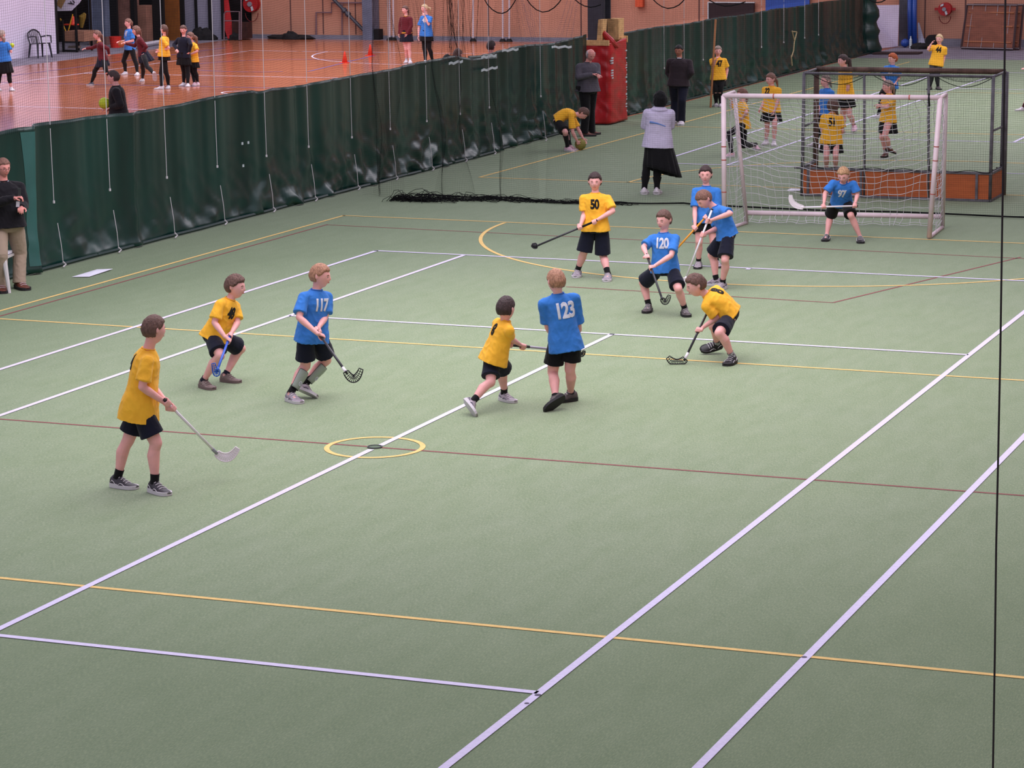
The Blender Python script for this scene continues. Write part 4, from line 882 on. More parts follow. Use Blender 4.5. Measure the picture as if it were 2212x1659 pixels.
REPORT = []
def person(sp):
    h = sp['h']; g = sp.get('g', 1.0); near = sp.get('near', False); vox = sp.get('vox', 0.0058 if near else 0.0085)
    skin = sp.get('skin', SKIN)
    # ---- feet
    J = {}
    for s in 'LR':
        a = sp['an'+s]; t = sp['toe'+s]
        za = a[2] if len(a) > 2 else 0.058*h; zt = t[2] if len(t) > 2 else 0.018*h
        J['an'+s] = G(a[0], a[1], za); J['toe'+s] = G(t[0], t[1], zt)
        L = 0.125*h; v = J['toe'+s]-J['an'+s]
        if np.linalg.norm(v) > L*1.25 or np.linalg.norm(v) < L*0.7:   # keep a real foot length
            vh = v*np.array([1, 1, 0]); dz = J['toe'+s][2]-J['an'+s][2]; dz = max(-L*0.9, min(L*0.9, dz))
            J['toe'+s] = J['an'+s]+nrm(vh)*math.sqrt(max(1e-4, (L*1.02)**2-dz*dz))+np.array([0, 0, dz])
    D0 = sp.get('D') or (depth(J['anL'])+depth(J['anR']))/2
    D0 += sp.get('bd', 0)
    def Pj(k, dd=0.0):
        v = sp[k]; return atD(v[0], v[1], D0+(v[2] if len(v) > 2 else dd))
    hip = Pj('hip'); neck = Pj('neck')
    tl_ = np.linalg.norm(neck-hip)
    if tl_ > 0.305*h: hip = neck+(hip-neck)*0.305*h/tl_
    hc = Pj('head', depth(neck)-D0)
    def fwd(yaw): a = math.radians(yaw); return RH*math.sin(a)-FH*math.cos(a)
    by = sp['yaw']; py_ = sp.get('pyaw', by); F_c = fwd(by); F_p = fwd(py_); hy = sp.get('hyaw', by); F_h = fwd(hy)
    spine = nrm(neck-hip); 
    def orth(Fv):
        f = nrm(Fv-spine*(Fv@spine)); r = np.cross(f, spine); return f, r     # r = the person's right
    fc, rc = orth(F_c); fp, rp2 = orth(F_p)
    hw = 0.055*h*g**0.5; shw = 0.105*h*g**0.5
    J['hipL'] = hip-rp2*hw; J['hipR'] = hip+rp2*hw
    shc = neck-spine*0.052*h
    for s, q in (('L', -1), ('R', 1)):
        J['sh'+s] = Pj('sh'+s, 0) if 'sh'+s in sp else shc+rc*q*shw+np.array(sp.get('shoff', (0, 0, 0)))*q
    pf = -math.cos(math.radians(py_))*0.07
    T, SN, UA, FA = 0.245*h, 0.225*h, 0.165*h, 0.145*h
    for s in 'LR':
        k = sp['kn'+s]
        J['kn'+s] = atD(k[0], k[1], D0+k[2]) if len(k) > 2 else solve_joint(J['hip'+s], J['an'+s], k[0], k[1], T, SN, pf)
        if 'wr'+s in sp: pass
    hands = {}
    st3 = None
    if 'stick' in sp:
        q_ = sp['stick']; st3 = stick_points(D0, q_['top'], q_['heel'], q_.get('L', 0.80), q_.get('sgn', 1))
        make_stick(st3, q_['blade'], q_['label'], q_['sh'], q_['bl'], q_.get('collar'), q_.get('bw', 0.036), q_.get('solid', False), q_.get('grip'))
    for s in 'LR':
        hv = sp['ha'+s]
        if hv[0] == 'stick':
            top, heel = st3['top'], st3['heel']; tpar = hv[1]; Sg = top+(heel-top)*tpar; hands[s] = ('grip', Sg, nrm(heel-top))
            ctr = Sg
        else:
            ctr = atD(hv[0], hv[1], D0+(hv[2] if len(hv) > 2 else 0)); hands[s] = ('free', ctr, None)
        e = sp['el'+s]
        J['el'+s] = atD(e[0], e[1], D0+e[2]) if len(e) > 2 else solve_joint(J['sh'+s], ctr, e[0], e[1], UA, FA+0.03*h, 1.25*(depth(J['sh'+s])-depth(shc))+depth(shc)-(depth(J['sh'+s])+depth(ctr))/2, 0.35)
        fd = nrm(ctr-J['el'+s])
        J['wr'+s] = ctr-fd*0.035*h if hands[s][0] == 'free' else ctr-fd*0.038*h
    for s in 'LR':
        REPORT.append((sp['id'], s, 'thigh %.2f shin %.2f ua %.2f fa %.2f (h %.2f: %.2f %.2f %.2f %.2f) torso %.2f/%.2f' % (np.linalg.norm(J['hip'+s]-J['kn'+s])/h, np.linalg.norm(J['an'+s]-J['kn'+s])/h, np.linalg.norm(J['sh'+s]-J['el'+s])/h, np.linalg.norm(J['el'+s]-J['wr'+s])/h, h, .245, .225, .165, .145, np.linalg.norm(neck-hip)/h, .29)))
    root = thing('person', sp['label'], 'person', ((J['anL'][0]+J['anR'][0])/2, (J['anL'][1]+J['anR'][1])/2, 0), sp.get('group'))
    parts = []
    # ---- torso
    def S(c, r_, f_, w, d): return (c, r_*w*h*g**0.6, f_*d*h*g)
    mid = (hip+neck)/2+nrm(fp)*sp.get('arch', 0.0)*h
    def sc(t):
        q_ = 2*mid-(hip+neck)/2
        if t < 0: return hip+2*(q_-hip)*t
        return hip*(1-t)**2+2*t*(1-t)*q_+neck*t*t
    def rf(t):
        r_ = nrm(rp2*(1-t)+rc*t); f_ = nrm(fp*(1-t)+fc*t); return r_, f_
    secs = []
    for t, w, d in ((-0.13, 0.045, 0.04), (-0.06, 0.085, 0.062), (0.05, 0.092, 0.066), (0.25, 0.078, 0.056), (0.45, 0.078, 0.056), (0.68, 0.094, 0.062), (0.82, 0.092, 0.054), (0.90, 0.066, 0.044), (0.96, 0.044, 0.038), (1.0, 0.034, 0.033)):
        r_, f_ = rf(max(0, min(1, t))); secs.append(S(sc(t), r_, f_, w, d))
    parts.append(loft(secs))
    for s, q in (('L', -1), ('R', 1)): # shoulders
        parts.append(limb([sc(0.86)+rc*q*0.03*h, J['sh'+s]], [0.034*h, 0.031*h]))
    # ---- neck and head
    hs = sp.get('hs', 0.236 if h < 1.62 else 0.246)/0.224
    pit = math.radians(sp.get('hpitch', 0)); rol_ = math.radians(sp.get('hroll', 0))
    upv = np.array([0, 0, 1.0]); hf = F_h*math.cos(pit)-upv*math.sin(pit); hu = F_h*math.sin(pit)+upv*math.cos(pit); hr = np.cross(hf, hu)
    hr, hu = hr*math.cos(rol_)+hu*math.sin(rol_), hu*math.cos(rol_)-hr*math.sin(rol_)
    HM = np.stack([hr, hf, hu], 0)
    def hp(v): return hc+np.asarray(v, float)@HM
    D_, Fh = SPH
    hd = head_surface(D_, hs); parts.append(([p for p in hp(hd)], Fh))
    nb = neck-spine*0.02*h; nt_ = hp((0, -0.018*hs, -0.055*hs))
    parts.append(limb([nb, (nb+nt_)/2, nt_], [0.037*h*g**0.5, 0.031*h*g**0.5, 0.033*h]))
    for q in (-1, 1): # ears
        parts.append(loft([(hp((q*0.069*hs, -0.012*hs, 0.004*hs)), hf*0.004, hu*0.008), (hp((q*0.077*hs, -0.014*hs, 0.006*hs)), hf*0.013*hs, hu*0.026*hs), (hp((q*0.085*hs, -0.02*hs, 0.008*hs)), hf*0.013*hs, hu*0.027*hs), (hp((q*0.088*hs, -0.022*hs, 0.008*hs)), hf*0.006, hu*0.014)], 12))
    # ---- legs
    for s in 'LR':
        a, k, b = J['hip'+s], J['kn'+s], J['an'+s]
        bk = -nrm(fp*0.7+nrm(J['toe'+s]-b)*0.3)
        t1 = [a+(k-a)*t for t in (0, 0.35, 0.7)]; t2 = [k+(b-k)*t for t in (0.0, 0.16, 0.34, 0.6, 0.85, 1.0)]
        offs = (0, 0.008, 0.013, 0.006, 0, 0)
        t2 = [p+bk*o*h for p, o in zip(t2, offs)]
        rr = [0.052, 0.050, 0.042, 0.036, 0.033, 0.037, 0.030, 0.0225, 0.0215]
        parts += chain(t1+t2, [x*h*g**0.5 for x in rr])
        toe = J['toe'+s]; parts.append(limb([b-(k-b)*0.06, b-(k-b)*0.06+(toe-b)*0.45], [0.019*h, 0.013*h], 10))
    # ---- arms and hands
    for s, q in (('L', -1), ('R', 1)):
        a, k, b = J['sh'+s], J['el'+s], J['wr'+s]
        parts += chain([a, a+(k-a)*0.4, a+(k-a)*0.8, k, k+(b-k)*0.25, k+(b-k)*0.6, b], [x*h*g**0.4 for x in (0.031, 0.029, 0.025, 0.0225, 0.0245, 0.0195, 0.0145)], 12)
        kind, ctr, ax = hands[s]; fd = nrm(ctr-k)
        hl = h*0.1/0.15   # hand unit: metres per 0.15 hand
        if kind == 'grip':
            Y = fd-ax*(fd@ax); Y = nrm(Y) if np.linalg.norm(Y) > 0.15 else nrm(np.cross(ax, FH)); N = nrm(np.cross(ax, Y))
            if N@(FH) < 0: N = -N          # palm wraps from the far side towards the viewer's side at random pick
            if sp.get('palm'+s, 1) < 0: N = -N
            Xd = -ax                      # thumb towards the top of the stick
            if sp.get('thumbdown'+s): Xd = ax
            pc = ctr-N*0.021; sr = 0.030
            parts.append(limb([b, pc-Y*0.03*hl/0.67, pc+Y*0.004], [0.0145*h, 0.018, 0.019], 10))
            parts.append(loft([(pc-Y*0.034, Xd*0.022, N*0.011), (pc, Xd*0.032, N*0.012), (pc+Y*0.022, Xd*0.033, N*0.010), (pc+Y*0.028, Xd*0.028, N*0.007)], 14))
            for i in range(4):
                o_ = Xd*(0.0255-0.017*i); fr = 0.0072 if i < 3 else 0.0064; rr_ = 0.0245; ext = (210, 222, 214, 196)[i]
                pts = [ctr+o_+(-N*math.cos(math.radians(t))+Y*math.sin(math.radians(t)))*rr_ for t in np.linspace(52, ext, 8)]
                parts.append(tube([pc+o_*0.9]+pts, [fr]*9, 8))
            pts = [pc-Y*0.022+Xd*0.020, ctr+Xd*0.036-N*0.008-Y*0.02, ctr+Xd*0.038+N*0.014-Y*0.012, ctr+Xd*0.034+N*0.026+Y*0.004]
            parts.append(tube(pts, [0.011, 0.0095, 0.0088, 0.0075], 8))
        else:
            Y = fd; up_ = np.array([0, 0, 1.0]) if abs(Y[2]) < 0.85 else F_c
            N = nrm(np.cross(Y, np.cross(up_, Y))); N = -N if sp.get('palm'+s, 1) > 0 else N
            if abs(Y[2]) >= 0.6:  # arm hanging: palm towards the body
                N = nrm(-rc*q-Y*((-rc*q)@Y))
            Xd = nrm(np.cross(Y, N)); 
            if Xd@F_c < 0: Xd = -Xd
            k_ = h/1.4
            parts.append(limb([b, b+Y*0.02*k_], [0.0145*h, 0.016*k_], 10))
            parts.append(loft([(b+Y*0.005*k_, Xd*0.018*k_, N*0.012*k_), (b+Y*0.03*k_, Xd*0.030*k_, N*0.012*k_), (b+Y*0.062*k_, Xd*0.033*k_, N*0.010*k_), (b+Y*0.072*k_, Xd*0.03*k_, N*0.007*k_)], 14))
            curl = sp.get('curl'+s, sp.get('curl', 0.5))
            for i in range(4):
                p = b+Y*0.066*k_+Xd*(0.0255-0.017*i)*k_; ln = (0.024, 0.027, 0.025, 0.020)[i]*k_; ang = 0.15; pts = [p-Y*0.02*k_, p]
                for j in range(3):
                    ang += curl*(0.55+0.12*i); p = p+(Y*math.cos(ang)+N*math.sin(ang))*ln*(1-0.15*j); pts.append(p)
                parts.append(tube(pts, [0.0072*k_, 0.0075*k_, 0.007*k_, 0.0065*k_, 0.0055*k_], 8))
            p = b+Y*0.022*k_+Xd*0.022*k_
            parts.append(tube([p, p+(Y*0.5+Xd*0.75+N*0.3)*0.026*k_, p+(Y*1.1+Xd*0.95+N*0.7)*0.032*k_, p+(Y*1.7+Xd*0.8+N*1.1)*0.032*k_], [0.011*k_, 0.0095*k_, 0.0085*k_, 0.0065*k_], 8))
    body = remesh('body', parts, vox, [skin], 2 if near else 2); put(body, root)
    # ---- face
    if sp.get('face', True):
        for q in (-1, 1):
            c = hp((q*0.0285*hs, 0.0785*hs, 0.006*hs)); v, f = [], []
            DD, FF = sph(12, 8); r_ = 0.0095*hs
            V = [hp((q*0.0285*hs+d[0]*r_*1.15, 0.0735*hs+d[1]*r_, 0.004*hs+d[2]*r_*0.55)) for d in DD]
            mi = [1 if (np.mean([DD[i][1] for i in ff]) > 0.62) else 0 for ff in FF]
            mesh_obj('eye', V, FF, EYEW, body, True, [EYED], mi)
            bp2 = [hp((q*x*hs, y*hs, z_*hs)) for x, y, z_ in ((0.012, 0.0865, 0.021), (0.028, 0.0835, 0.0255), (0.043, 0.074, 0.020))]
            MB().tube(bp2, [0.0028, 0.0036, 0.002], 6).build('eyebrow', sp.get('brow', BROW), body, True)
        lp = [hp((x*hs, (0.0885-abs(x)**1.6*3.2)*hs, -0.050*hs)) for x in (-0.019, -0.01, 0, 0.01, 0.019)]
        MB().tube(lp, [0.002, 0.0042, 0.005, 0.0042, 0.002], 6).build('mouth', LIP, body, True)
    # ---- hair
    st = sp.get('hair', ('brown', 'short')); hm_ = HAIR[st[0]]; style = st[1]
    if style != 'none':
        D2, F2 = sph(64, 44); base = head_surface(D2, hs); out = []
        for d, p in zip(D2, base):
            x, y, z_ = d
            n_ = noise.noise(Vector((x*6, y*6, z_*2.5+sp['h']*9))); n2 = noise.noise(Vector((x*17, y*17, z_*6)))
            if style == 'bald': th = 0.05 if y < 0.2 else 2.0; th = th if z_ < 0.45 else 2.0; m_ = 1.0 if (z_ > -0.45 and y < 0.25 and z_ < 0.42) else 0.0; tk = 0.006
            elif style == 'hood': th = -0.9 if y < 0.45 else 0.55; m_ = smooth01((z_-th)/0.12); tk = 0.028
            else:
                if y > 0.2: th = 0.10+(0.42-0.10)*smooth01((y-0.2)/0.42)+0.09*n_+0.05*n2
                else: th = -0.52+(0.62)*smooth01((y+0.35)/0.55)+0.08*n_
                if abs(x) > 0.80 and -0.2 < y < 0.3: th = max(th, 0.02)
                if style in ('long',) and y < 0.1: th = -0.75
                m_ = smooth01((z_-th)/0.16); tk = {'short': 0.0085, 'crop': 0.004, 'thick': 0.0135, 'tied': 0.009, 'long': 0.018}.get(style, 0.012)
            t = tk*(1+0.4*n_+0.28*n2)+0.003
            nn = p/np.linalg.norm(p); out.append(p+nn*((t+0.004)*m_*hs-0.012*(1-m_)))
        V = [hp(p) for p in out]; ho = mesh_obj('hair', V, F2, hm_ if style != 'hood' else BLK, root, True)
        if 'tail' in sp:
            tl = sp['tail']; b0 = hp((0, -0.085*hs, 0.03*hs)); pts = [b0]; dd = sp.get('taild', 0.05)
            for i, (x, y) in enumerate(tl): pts.append(atD(x, y, depth(b0)+dd*(i+1)/len(tl)))
            r0 = sp.get('tailr', 0.028); rs_ = [r0*0.6]+[r0*(1.1-0.5*i/len(tl)) for i in range(len(tl))]; rs_[-1] = r0*0.35
            P2, R2 = [], []
            for i in range(len(pts)-1):
                for q in (0, 0.5): P2.append(pts[i]*(1-q)+pts[i+1]*q); R2.append(rs_[i]*(1-q)+rs_[i+1]*q)
            P2.append(pts[-1]); R2.append(rs_[-1])
            MB().tube(P2, R2, 12).build('ponytail', hm_, ho, True)
            if sp.get('ribbon'): MB().tube([b0, b0+(pts[1]-b0)*0.35], 0.024, 10).tube([b0, pts[1], pts[1]+(pts[1]-b0)*0.4], [0.008, 0.012, 0.006], 6).build('ribbon', GOLD, ho)
            else: MB().tube([b0, b0+(pts[1]-b0)*0.2], r0*0.8, 10).build('hair_tie', BLK, ho)
    # ---- lower clothing
    low = sp.get('low', 'shorts'); lm_ = sp.get('lowm', NAVY); nrp, nfp = rp2, fp
    wsec = [S(sc(t), rf(max(0, t))[0], rf(max(0, t))[1], w, d) for t, w, d in ((0.24, 0.092, 0.069), (0.12, 0.100, 0.078), (0.0, 0.107, 0.083), (-0.10, 0.105, 0.081), (-0.19, 0.066, 0.064))]
    if low in ('shorts', 'trousers', 'leggings'):
        P = [loft(wsec)]
        for s in 'LR':
            a, k, b = J['hip'+s], J['kn'+s], J['an'+s]
            if low == 'shorts':
                e = sp.get('shortlen', 0.80); P += chain([a, a+(k-a)*0.3], [x*h*g**0.5 for x in (0.052, 0.054)], 20); P.append(tube([a+(k-a)*0.12, a+(k-a)*0.35, a+(k-a)*0.6, a+(k-a)*e], [x*h*g**0.5 for x in (0.054, 0.061, 0.066, 0.071)], 20))
            elif low == 'trousers':
                e = b+(b-k)*0.10; P += chain([a, a+(k-a)*0.4, a+(k-a)*0.8, k, k+(b-k)*0.5], [x*h*g**0.5 for x in (0.060, 0.060, 0.051, 0.047, 0.044)], 20); P.append(tube([k+(b-k)*0.4, k+(b-k)*0.9, e], [x*h*g**0.5 for x in (0.045, 0.044, 0.046)], 20))
            else:
                bk = -nrm(fp); ks = [a, a+(k-a)*0.35, a+(k-a)*0.7, k, k+(b-k)*0.16+bk*0.008*h, k+(b-k)*0.34+bk*0.013*h, k+(b-k)*0.6+bk*0.006*h, k+(b-k)*0.85, k+(b-k)*1.0]
                P += chain(ks, [x*h+0.005 for x in (0.056, 0.053, 0.044, 0.039, 0.036, 0.039, 0.032, 0.0245, 0.024)], 16)
        nmz = {'shorts': 'shorts', 'trousers': 'trousers', 'leggings': 'leggings'}[low]
        o = remesh(nmz, P, vox*1.15, [lm_], 3, 0.0045 if near else 0.003, len(REPORT)); put(o, root)
        if near and low == 'shorts':
            pass
    if low == 'skirt' or sp.get('skirt'):
        ln = sp.get('skirtlen', 0.26); fl = sp.get('flare', 0.145); sm_ = sp.get('skirtm', BLK); n = 60; V = []; F = []; K = 9
        c0 = sc(0.15); dn = nrm(-np.array([0, 0, 1.0])*0.85-spine*0.15+RH*sp.get('sway', 0)); hl_ = J['knL']+J['knR']; 
        for j in range(K+1):
            t = j/K; c = c0+dn*ln*h*t
            w = (0.104+(fl-0.104)*t**0.9)*h*g**0.5; dpt = (0.084+(fl*0.85-0.084)*t**0.9)*h*g
            for i in range(n):
                a = 2*math.pi*i/n; pl = 1+0.07*t*math.cos(a*15)+0.04*t*noise.noise(Vector((math.cos(a)*2, math.sin(a)*2, h*5)))
                p = c+nrp*math.cos(a)*w*pl+fp*math.sin(a)*dpt*pl
                dz_ = sp.get('uneven', 0.0)*t*math.cos(a-0.6)*h; V.append(p+np.array([0, 0, -dz_]))
        for j in range(K):
            for i in range(n): F.append((j*n+i, j*n+(i+1) % n, (j+1)*n+(i+1) % n, (j+1)*n+i))
        F.append(tuple(range(n)))
        o = mesh_obj('skirt', V, F, sm_, root, True); o.modifiers.new('s', 'SOLIDIFY').thickness = 0.004
    if low == 'skirt' and sp.get('tights'):
        P = []
        for s in 'LR':
            a, k, b = J['hip'+s], J['kn'+s], J['an'+s]; bk = -nrm(fp); e0 = sp.get('tightlen', 1.0)
            ks = [a+(k-a)*0.2, a+(k-a)*0.7, k, k+(b-k)*0.16+bk*0.008*h, k+(b-k)*0.34+bk*0.013*h, k+(b-k)*0.6+bk*0.006*h]+([k+(b-k)*0.85, k+(b-k)*1.0] if e0 >= 1 else [])
            v, f = tube(ks, [x*h+0.004 for x in (0.056, 0.044, 0.039, 0.036, 0.039, 0.032, 0.0245, 0.024)][:len(ks)], 14)
            o = mesh_obj('legging', v, f, LEG, root, True)
    # ---- top
    top = sp.get('top', 'tee'); tm = sp.get('topm', YEL); lsl = top in ('long', 'jacket'); hem = sp.get('hem', 0.05); fat = 1.06 if top == 'jacket' else 1.0
    prof = ((1.0, 0.041, 0.038), (0.965, 0.054, 0.046), (0.91, 0.078, 0.056), (0.84, 0.100, 0.065), (0.70, 0.103, 0.073), (0.45, 0.100, 0.074), (0.2, 0.108, 0.081), (0.0, 0.119, 0.094), (-hem/0.305-0.001, 0.126+0.1*max(0, hem-0.05), 0.101+0.1*max(0, hem-0.05)))
    secs = []
    for t, w, d in prof:
        r_, f_ = rf(max(0, min(1, t))); secs.append(S(sc(t), r_, f_, w*fat*sp.get('boxy', 1.0), d*fat*sp.get('boxy', 1.0)))
    P = [loft(secs, 36, True, 0.78)]
    for s, q in (('L', -1), ('R', 1)):
        a, k, b = J['sh'+s], J['el'+s], J['wr'+s]; inn = sc(0.83)+rc*q*0.045*h
        if lsl: P += chain([inn, a, a+(k-a)*0.5, k, k+(b-k)*0.5], [x*h*fat*g**0.4 for x in (0.046, 0.042, 0.038, 0.034, 0.029)], 18); P.append(tube([k+(b-k)*0.4, b+(b-k)*0.03], [x*h*fat*g**0.4 for x in (0.030, 0.024)], 18))
        else:
            e = sp.get('sleeve', 0.78); P += chain([inn, a, a+(k-a)*0.3], [x*h for x in (0.045, 0.040, 0.041)], 18); P.append(tube([a, a+(k-a)*0.35, a+(k-a)*e], [x*h for x in (0.038, 0.042, 0.047)], 20))
    o = remesh({'tee': 'shirt', 'long': 'jumper', 'jacket': 'jacket'}[top], P, vox*1.15, [tm], 3, 0.0085 if near else 0.005, len(REPORT)*1.7); put(o, root)
    shirt = o
    # collar ring
    cr = sc(1.0); ring = [cr+spine*0.004*h+(rc*math.cos(a)*0.040+fc*math.sin(a)*0.037)*h*(1+0.02) for a in np.linspace(0, 2*math.pi, 25)]
    MB().tube(ring, 0.0055*(1 if h < 1.6 else 1.6), 6, cap=False).build('collar', sp.get('collarm', tm), shirt, True)
    if sp.get('waistband'):
        r_, f_ = rf(0); c = sc(-0.02); ring = [c+(r_*math.cos(a)*0.112+f_*math.sin(a)*0.088)*h*g**0.6 for a in np.linspace(0, 2*math.pi, 29)]
        MB().tube(ring, 0.02, 8, cap=False).build('waistband', sp['waistband'], shirt, True)
    # ---- numbers
    if 'num' in sp:
        txt, face_, size, colr = sp['num'][:4]; dx, dz = sp['num'][4] if len(sp['num']) > 4 else (0, 0); tilt = sp['num'][5] if len(sp['num']) > 5 else 0
        number_on(shirt, root, txt, sc(0.68), rc if face_ > 0 else -rc, spine, fc*face_, size, colr, dx, dz, tilt)
    # ---- socks and shoes
    for s in 'LR':
        k, b, toe = J['kn'+s], J['an'+s], J['toe'+s]; sk = sp.get('sock', (BLK, 0.20))
        if sk:
            e = sk[1]; up_ = (k-b); pts = [b-up_*0.03, b+up_*e*0.35, b+up_*e*0.8, b+up_*e]
            rr = [0.0265, 0.0245, 0.0255, 0.0262] if e < 0.5 else [0.0265, 0.026, 0.036, 0.040]
            MB().tube(pts, [x*h*g**0.5+0.0015 for x in rr], 14, cap=False).build('sock', sk[0], root, True)
        shoe(root, b, toe, h*g**0.3, sp.get('shoe', ('silver', 'w')), near, nrm(k-b))
    if sp.get('extra'): sp['extra'](root, body, shirt, J, dict(hp=hp, hs=hs, sc=sc, rc=rc, fc=fc, spine=spine, hf=hf, hu=hu, hr=hr, D0=D0, h=h, hands=hands))
    return root, J

def number_on(shirt, root, txt, c, right, up, front, size, m, dx=0, dz=0, tilt=0):
    cu = bpy.data.curves.new('t', 'FONT'); cu.body = txt; cu.size = size*1.35; cu.align_x = 'CENTER'; cu.align_y = 'CENTER'; cu.offset = size*0.055; cu.space_character = 0.9; cu.resolution_u = 3
    to = bpy.data.objects.new('t', cu); COL.objects.link(to); dg = bpy.context.evaluated_depsgraph_get(); dg.update()
    me = bpy.data.meshes.new_from_object(to.evaluated_get(dg)); bpy.data.objects.remove(to)
    bm = bmesh.new(); bm.from_mesh(me); bmesh.ops.triangulate(bm, faces=bm.faces)
    for _ in range(3):
        ed = [e for e in bm.edges if e.calc_length() > 0.014]
        if ed: bmesh.ops.subdivide_edges(bm, edges=ed, cuts=1, use_grid_fill=False); bmesh.ops.triangulate(bm, faces=bm.faces)
    sm = shirt.data; off = Vector(root.location)
    bv = BVHTree.FromPolygons([v.co+off for v in sm.vertices], [p.vertices for p in sm.polygons])
    ct, st_ = math.cos(math.radians(tilt)), math.sin(math.radians(tilt)); right = -np.array(right); 
    # text reads left-to-right for a viewer facing the shirt: viewer's right is the wearer's left on the chest
    for v in bm.verts:
        x, y = v.co.x*0.72+dx, v.co.y+dz; x, y = x*ct-y*st_, x*st_+y*ct
        p = c+right*x+up*y; o_ = Vector(p+front*0.19); h_ = bv.ray_cast(o_, Vector(-front))
        if h_[0] is None: h_ = bv.find_nearest(Vector(p+front*0.1))
        v.co = h_[0]+Vector(front)*0.004
    me2 = bpy.data.meshes.new('number'); bm.to_mesh(me2); bm.free(); me2.materials.append(m)
    o = bpy.data.objects.new('number', me2); COL.objects.link(o); put(o, shirt); o['label'] = 'number '+txt+' printed on the shirt'
    s_ = o.modifiers.new('s', 'SOLIDIFY'); s_.thickness = 0.002

def shoe(root, an, toe, h, kind, near, shin):
    cm, sm = SH[kind[0]], SOLE[kind[1]]
    v = toe-an; f = nrm(v+shin*(-(v@shin))*0.0); # forward from ankle to toe incl. drop
    drop = 0.04*h
    if (an[2] < 0.075*h and toe[2] < 0.05*h):      # flat on the floor
        fh = nrm(v*np.array([1, 1, 0])); up = np.array([0, 0, 1.0]); base = np.array([an[0], an[1], 0.002])
    else:
        sole_c = an-shin*0.045*h; fh = nrm(toe-sole_c); up = nrm(shin-fh*(shin@fh)); base = an-up*0.048*h
        mz = min((base+fh*0.105*h)[2], (base-fh*0.04*h)[2]); 
        if mz < 0.002: base = base+np.array([0, 0, 0.002-mz])
    r = np.cross(fh, up); L = 0.180*h
    def prof(t):  # t 0 heel .. 1 toe: half width, top height
        w = 0.028+0.012*math.sin(min(1, t/0.65)*math.pi/2) if t < 0.7 else 0.040*math.sqrt(max(0.02, 1-((t-0.7)/0.33)**2))
        if t < 0.06: w = 0.021
        hh = 0.062 if t < 0.28 else (0.062-0.036*smooth01((t-0.28)/0.45) if t < 0.73 else 0.026-0.008*((t-0.73)/0.27))
        if t < 0.06: hh = 0.05
        return w*0.98*h, hh*h*1.12
    N_ = 13; secs = []; n = 16; V = []; F = []; VS = []; FS = []
    for i in range(N_):
        t = i/(N_-1); w, hh = prof(t); c = base+fh*(-0.045*h+t*L)
        for k in range(n):
            a = 2*math.pi*k/n; x = math.cos(a); z_ = math.sin(a)
            zz = 0.014*h+(hh-0.014*h)*max(0, z_)**0.8 if z_ > 0 else 0.014*h+z_*0.004*h
            xx = w*x*(1-0.25*max(0, z_)) 
            V.append(c+r*xx+up*zz)
        ws = w*1.08
        ring = [(-1, 0), (-1, 1), (1, 1), (1, 0)]
        for (q, zt) in ring: VS.append(c+r*ws*q+up*(0.0005+zt*(0.019+(0.006 if t < 0.35 else 0))*h))
    for i in range(N_-1):
        for k in range(n): F.append((i*n+k, i*n+(k+1) % n, (i+1)*n+(k+1) % n, (i+1)*n+k))
        for k in range(4): FS.append((i*4+k, i*4+(k+1) % 4, (i+1)*4+(k+1) % 4, (i+1)*4+k))
    F.append(tuple(range(n-1, -1, -1))); F.append(tuple((N_-1)*n+k for k in range(n))); FS.append((3, 2, 1, 0)); FS.append(tuple((N_-1)*4+k for k in range(4)))
    s = thing_part('shoe', V, F, cm, root); so = mesh_obj('sole', VS, FS, sm, s)
    if near:
        m_ = MB()
        for i in range(4):
            t = 0.38+0.085*i; w, hh = prof(t); c = base+fh*(-0.045*h+t*L)
            m_.tube([c+r*w*0.6+up*hh*0.93, c+up*(hh+0.004), c-r*w*0.6+up*hh*0.93], 0.0028, 5)
        m_.build('laces', WSOCK if kind[0] != 'tan' else SOLE['t'], s)
        if kind[0] in ('blackwhite', 'silver', 'black'):
            m_ = MB()
            for q in (-1, 1):
                pts = []
                for i in range(9):
                    t = 0.05+0.085*i; w, hh = prof(t); c = base+fh*(-0.045*h+t*L); z_ = 0.30+0.25*math.sin(i*1.4); pts.append(c+r*q*(w*(1-0.12*z_)+0.001)+up*(0.014*h+(hh-0.014*h)*z_))
                m_.tube(pts, 0.0035, 5)
            m_.build('shoe_stripe', SOLE['w'] if kind[0] != 'silver' else SH['grey'], s)
def thing_part(name, V, F, m, root): return mesh_obj(name, V, F, m, root, True)

# ---------------------------------------------------------------- sticks
WSH = mat('white_shaft', (240, 232, 242), 0.35, 0.5); KSH = mat('black_shaft', (44, 42, 50), 0.4, 0.5); YSH = mat('amber_shaft', (222, 146, 30), 0.4, 0.5); BSH = mat('blue_shaft', (44, 92, 200), 0.4, 0.5)
KBL = mat('black_blade', (34, 32, 38), 0.45, 0.4); WBL = mat('white_blade', (238, 228, 236), 0.5, 0.4); BBL = mat('blue_blade', (40, 88, 186), 0.45, 0.4)
def stick_points(D0, top, heel, L=0.80, sgn=1):
    T_ = atD(top[0], top[1], D0+(top[2] if len(top) > 2 else 0))
    if len(heel) > 2 and heel[2] == 'z': H_ = G(heel[0], heel[1], heel[3])
    elif len(heel) > 2: H_ = atD(heel[0], heel[1], D0+heel[2])
    else:
        best = None
        for k in range(0, 110):
            p = atD(heel[0], heel[1], depth(T_)+sgn*k*0.01); 
            if p[2] < 0.03: continue
            e = abs(np.linalg.norm(p-T_)-L)
            if best is None or e < best[0]: best = (e, p)
        H_ = best[1]
    return dict(top=T_, heel=H_)
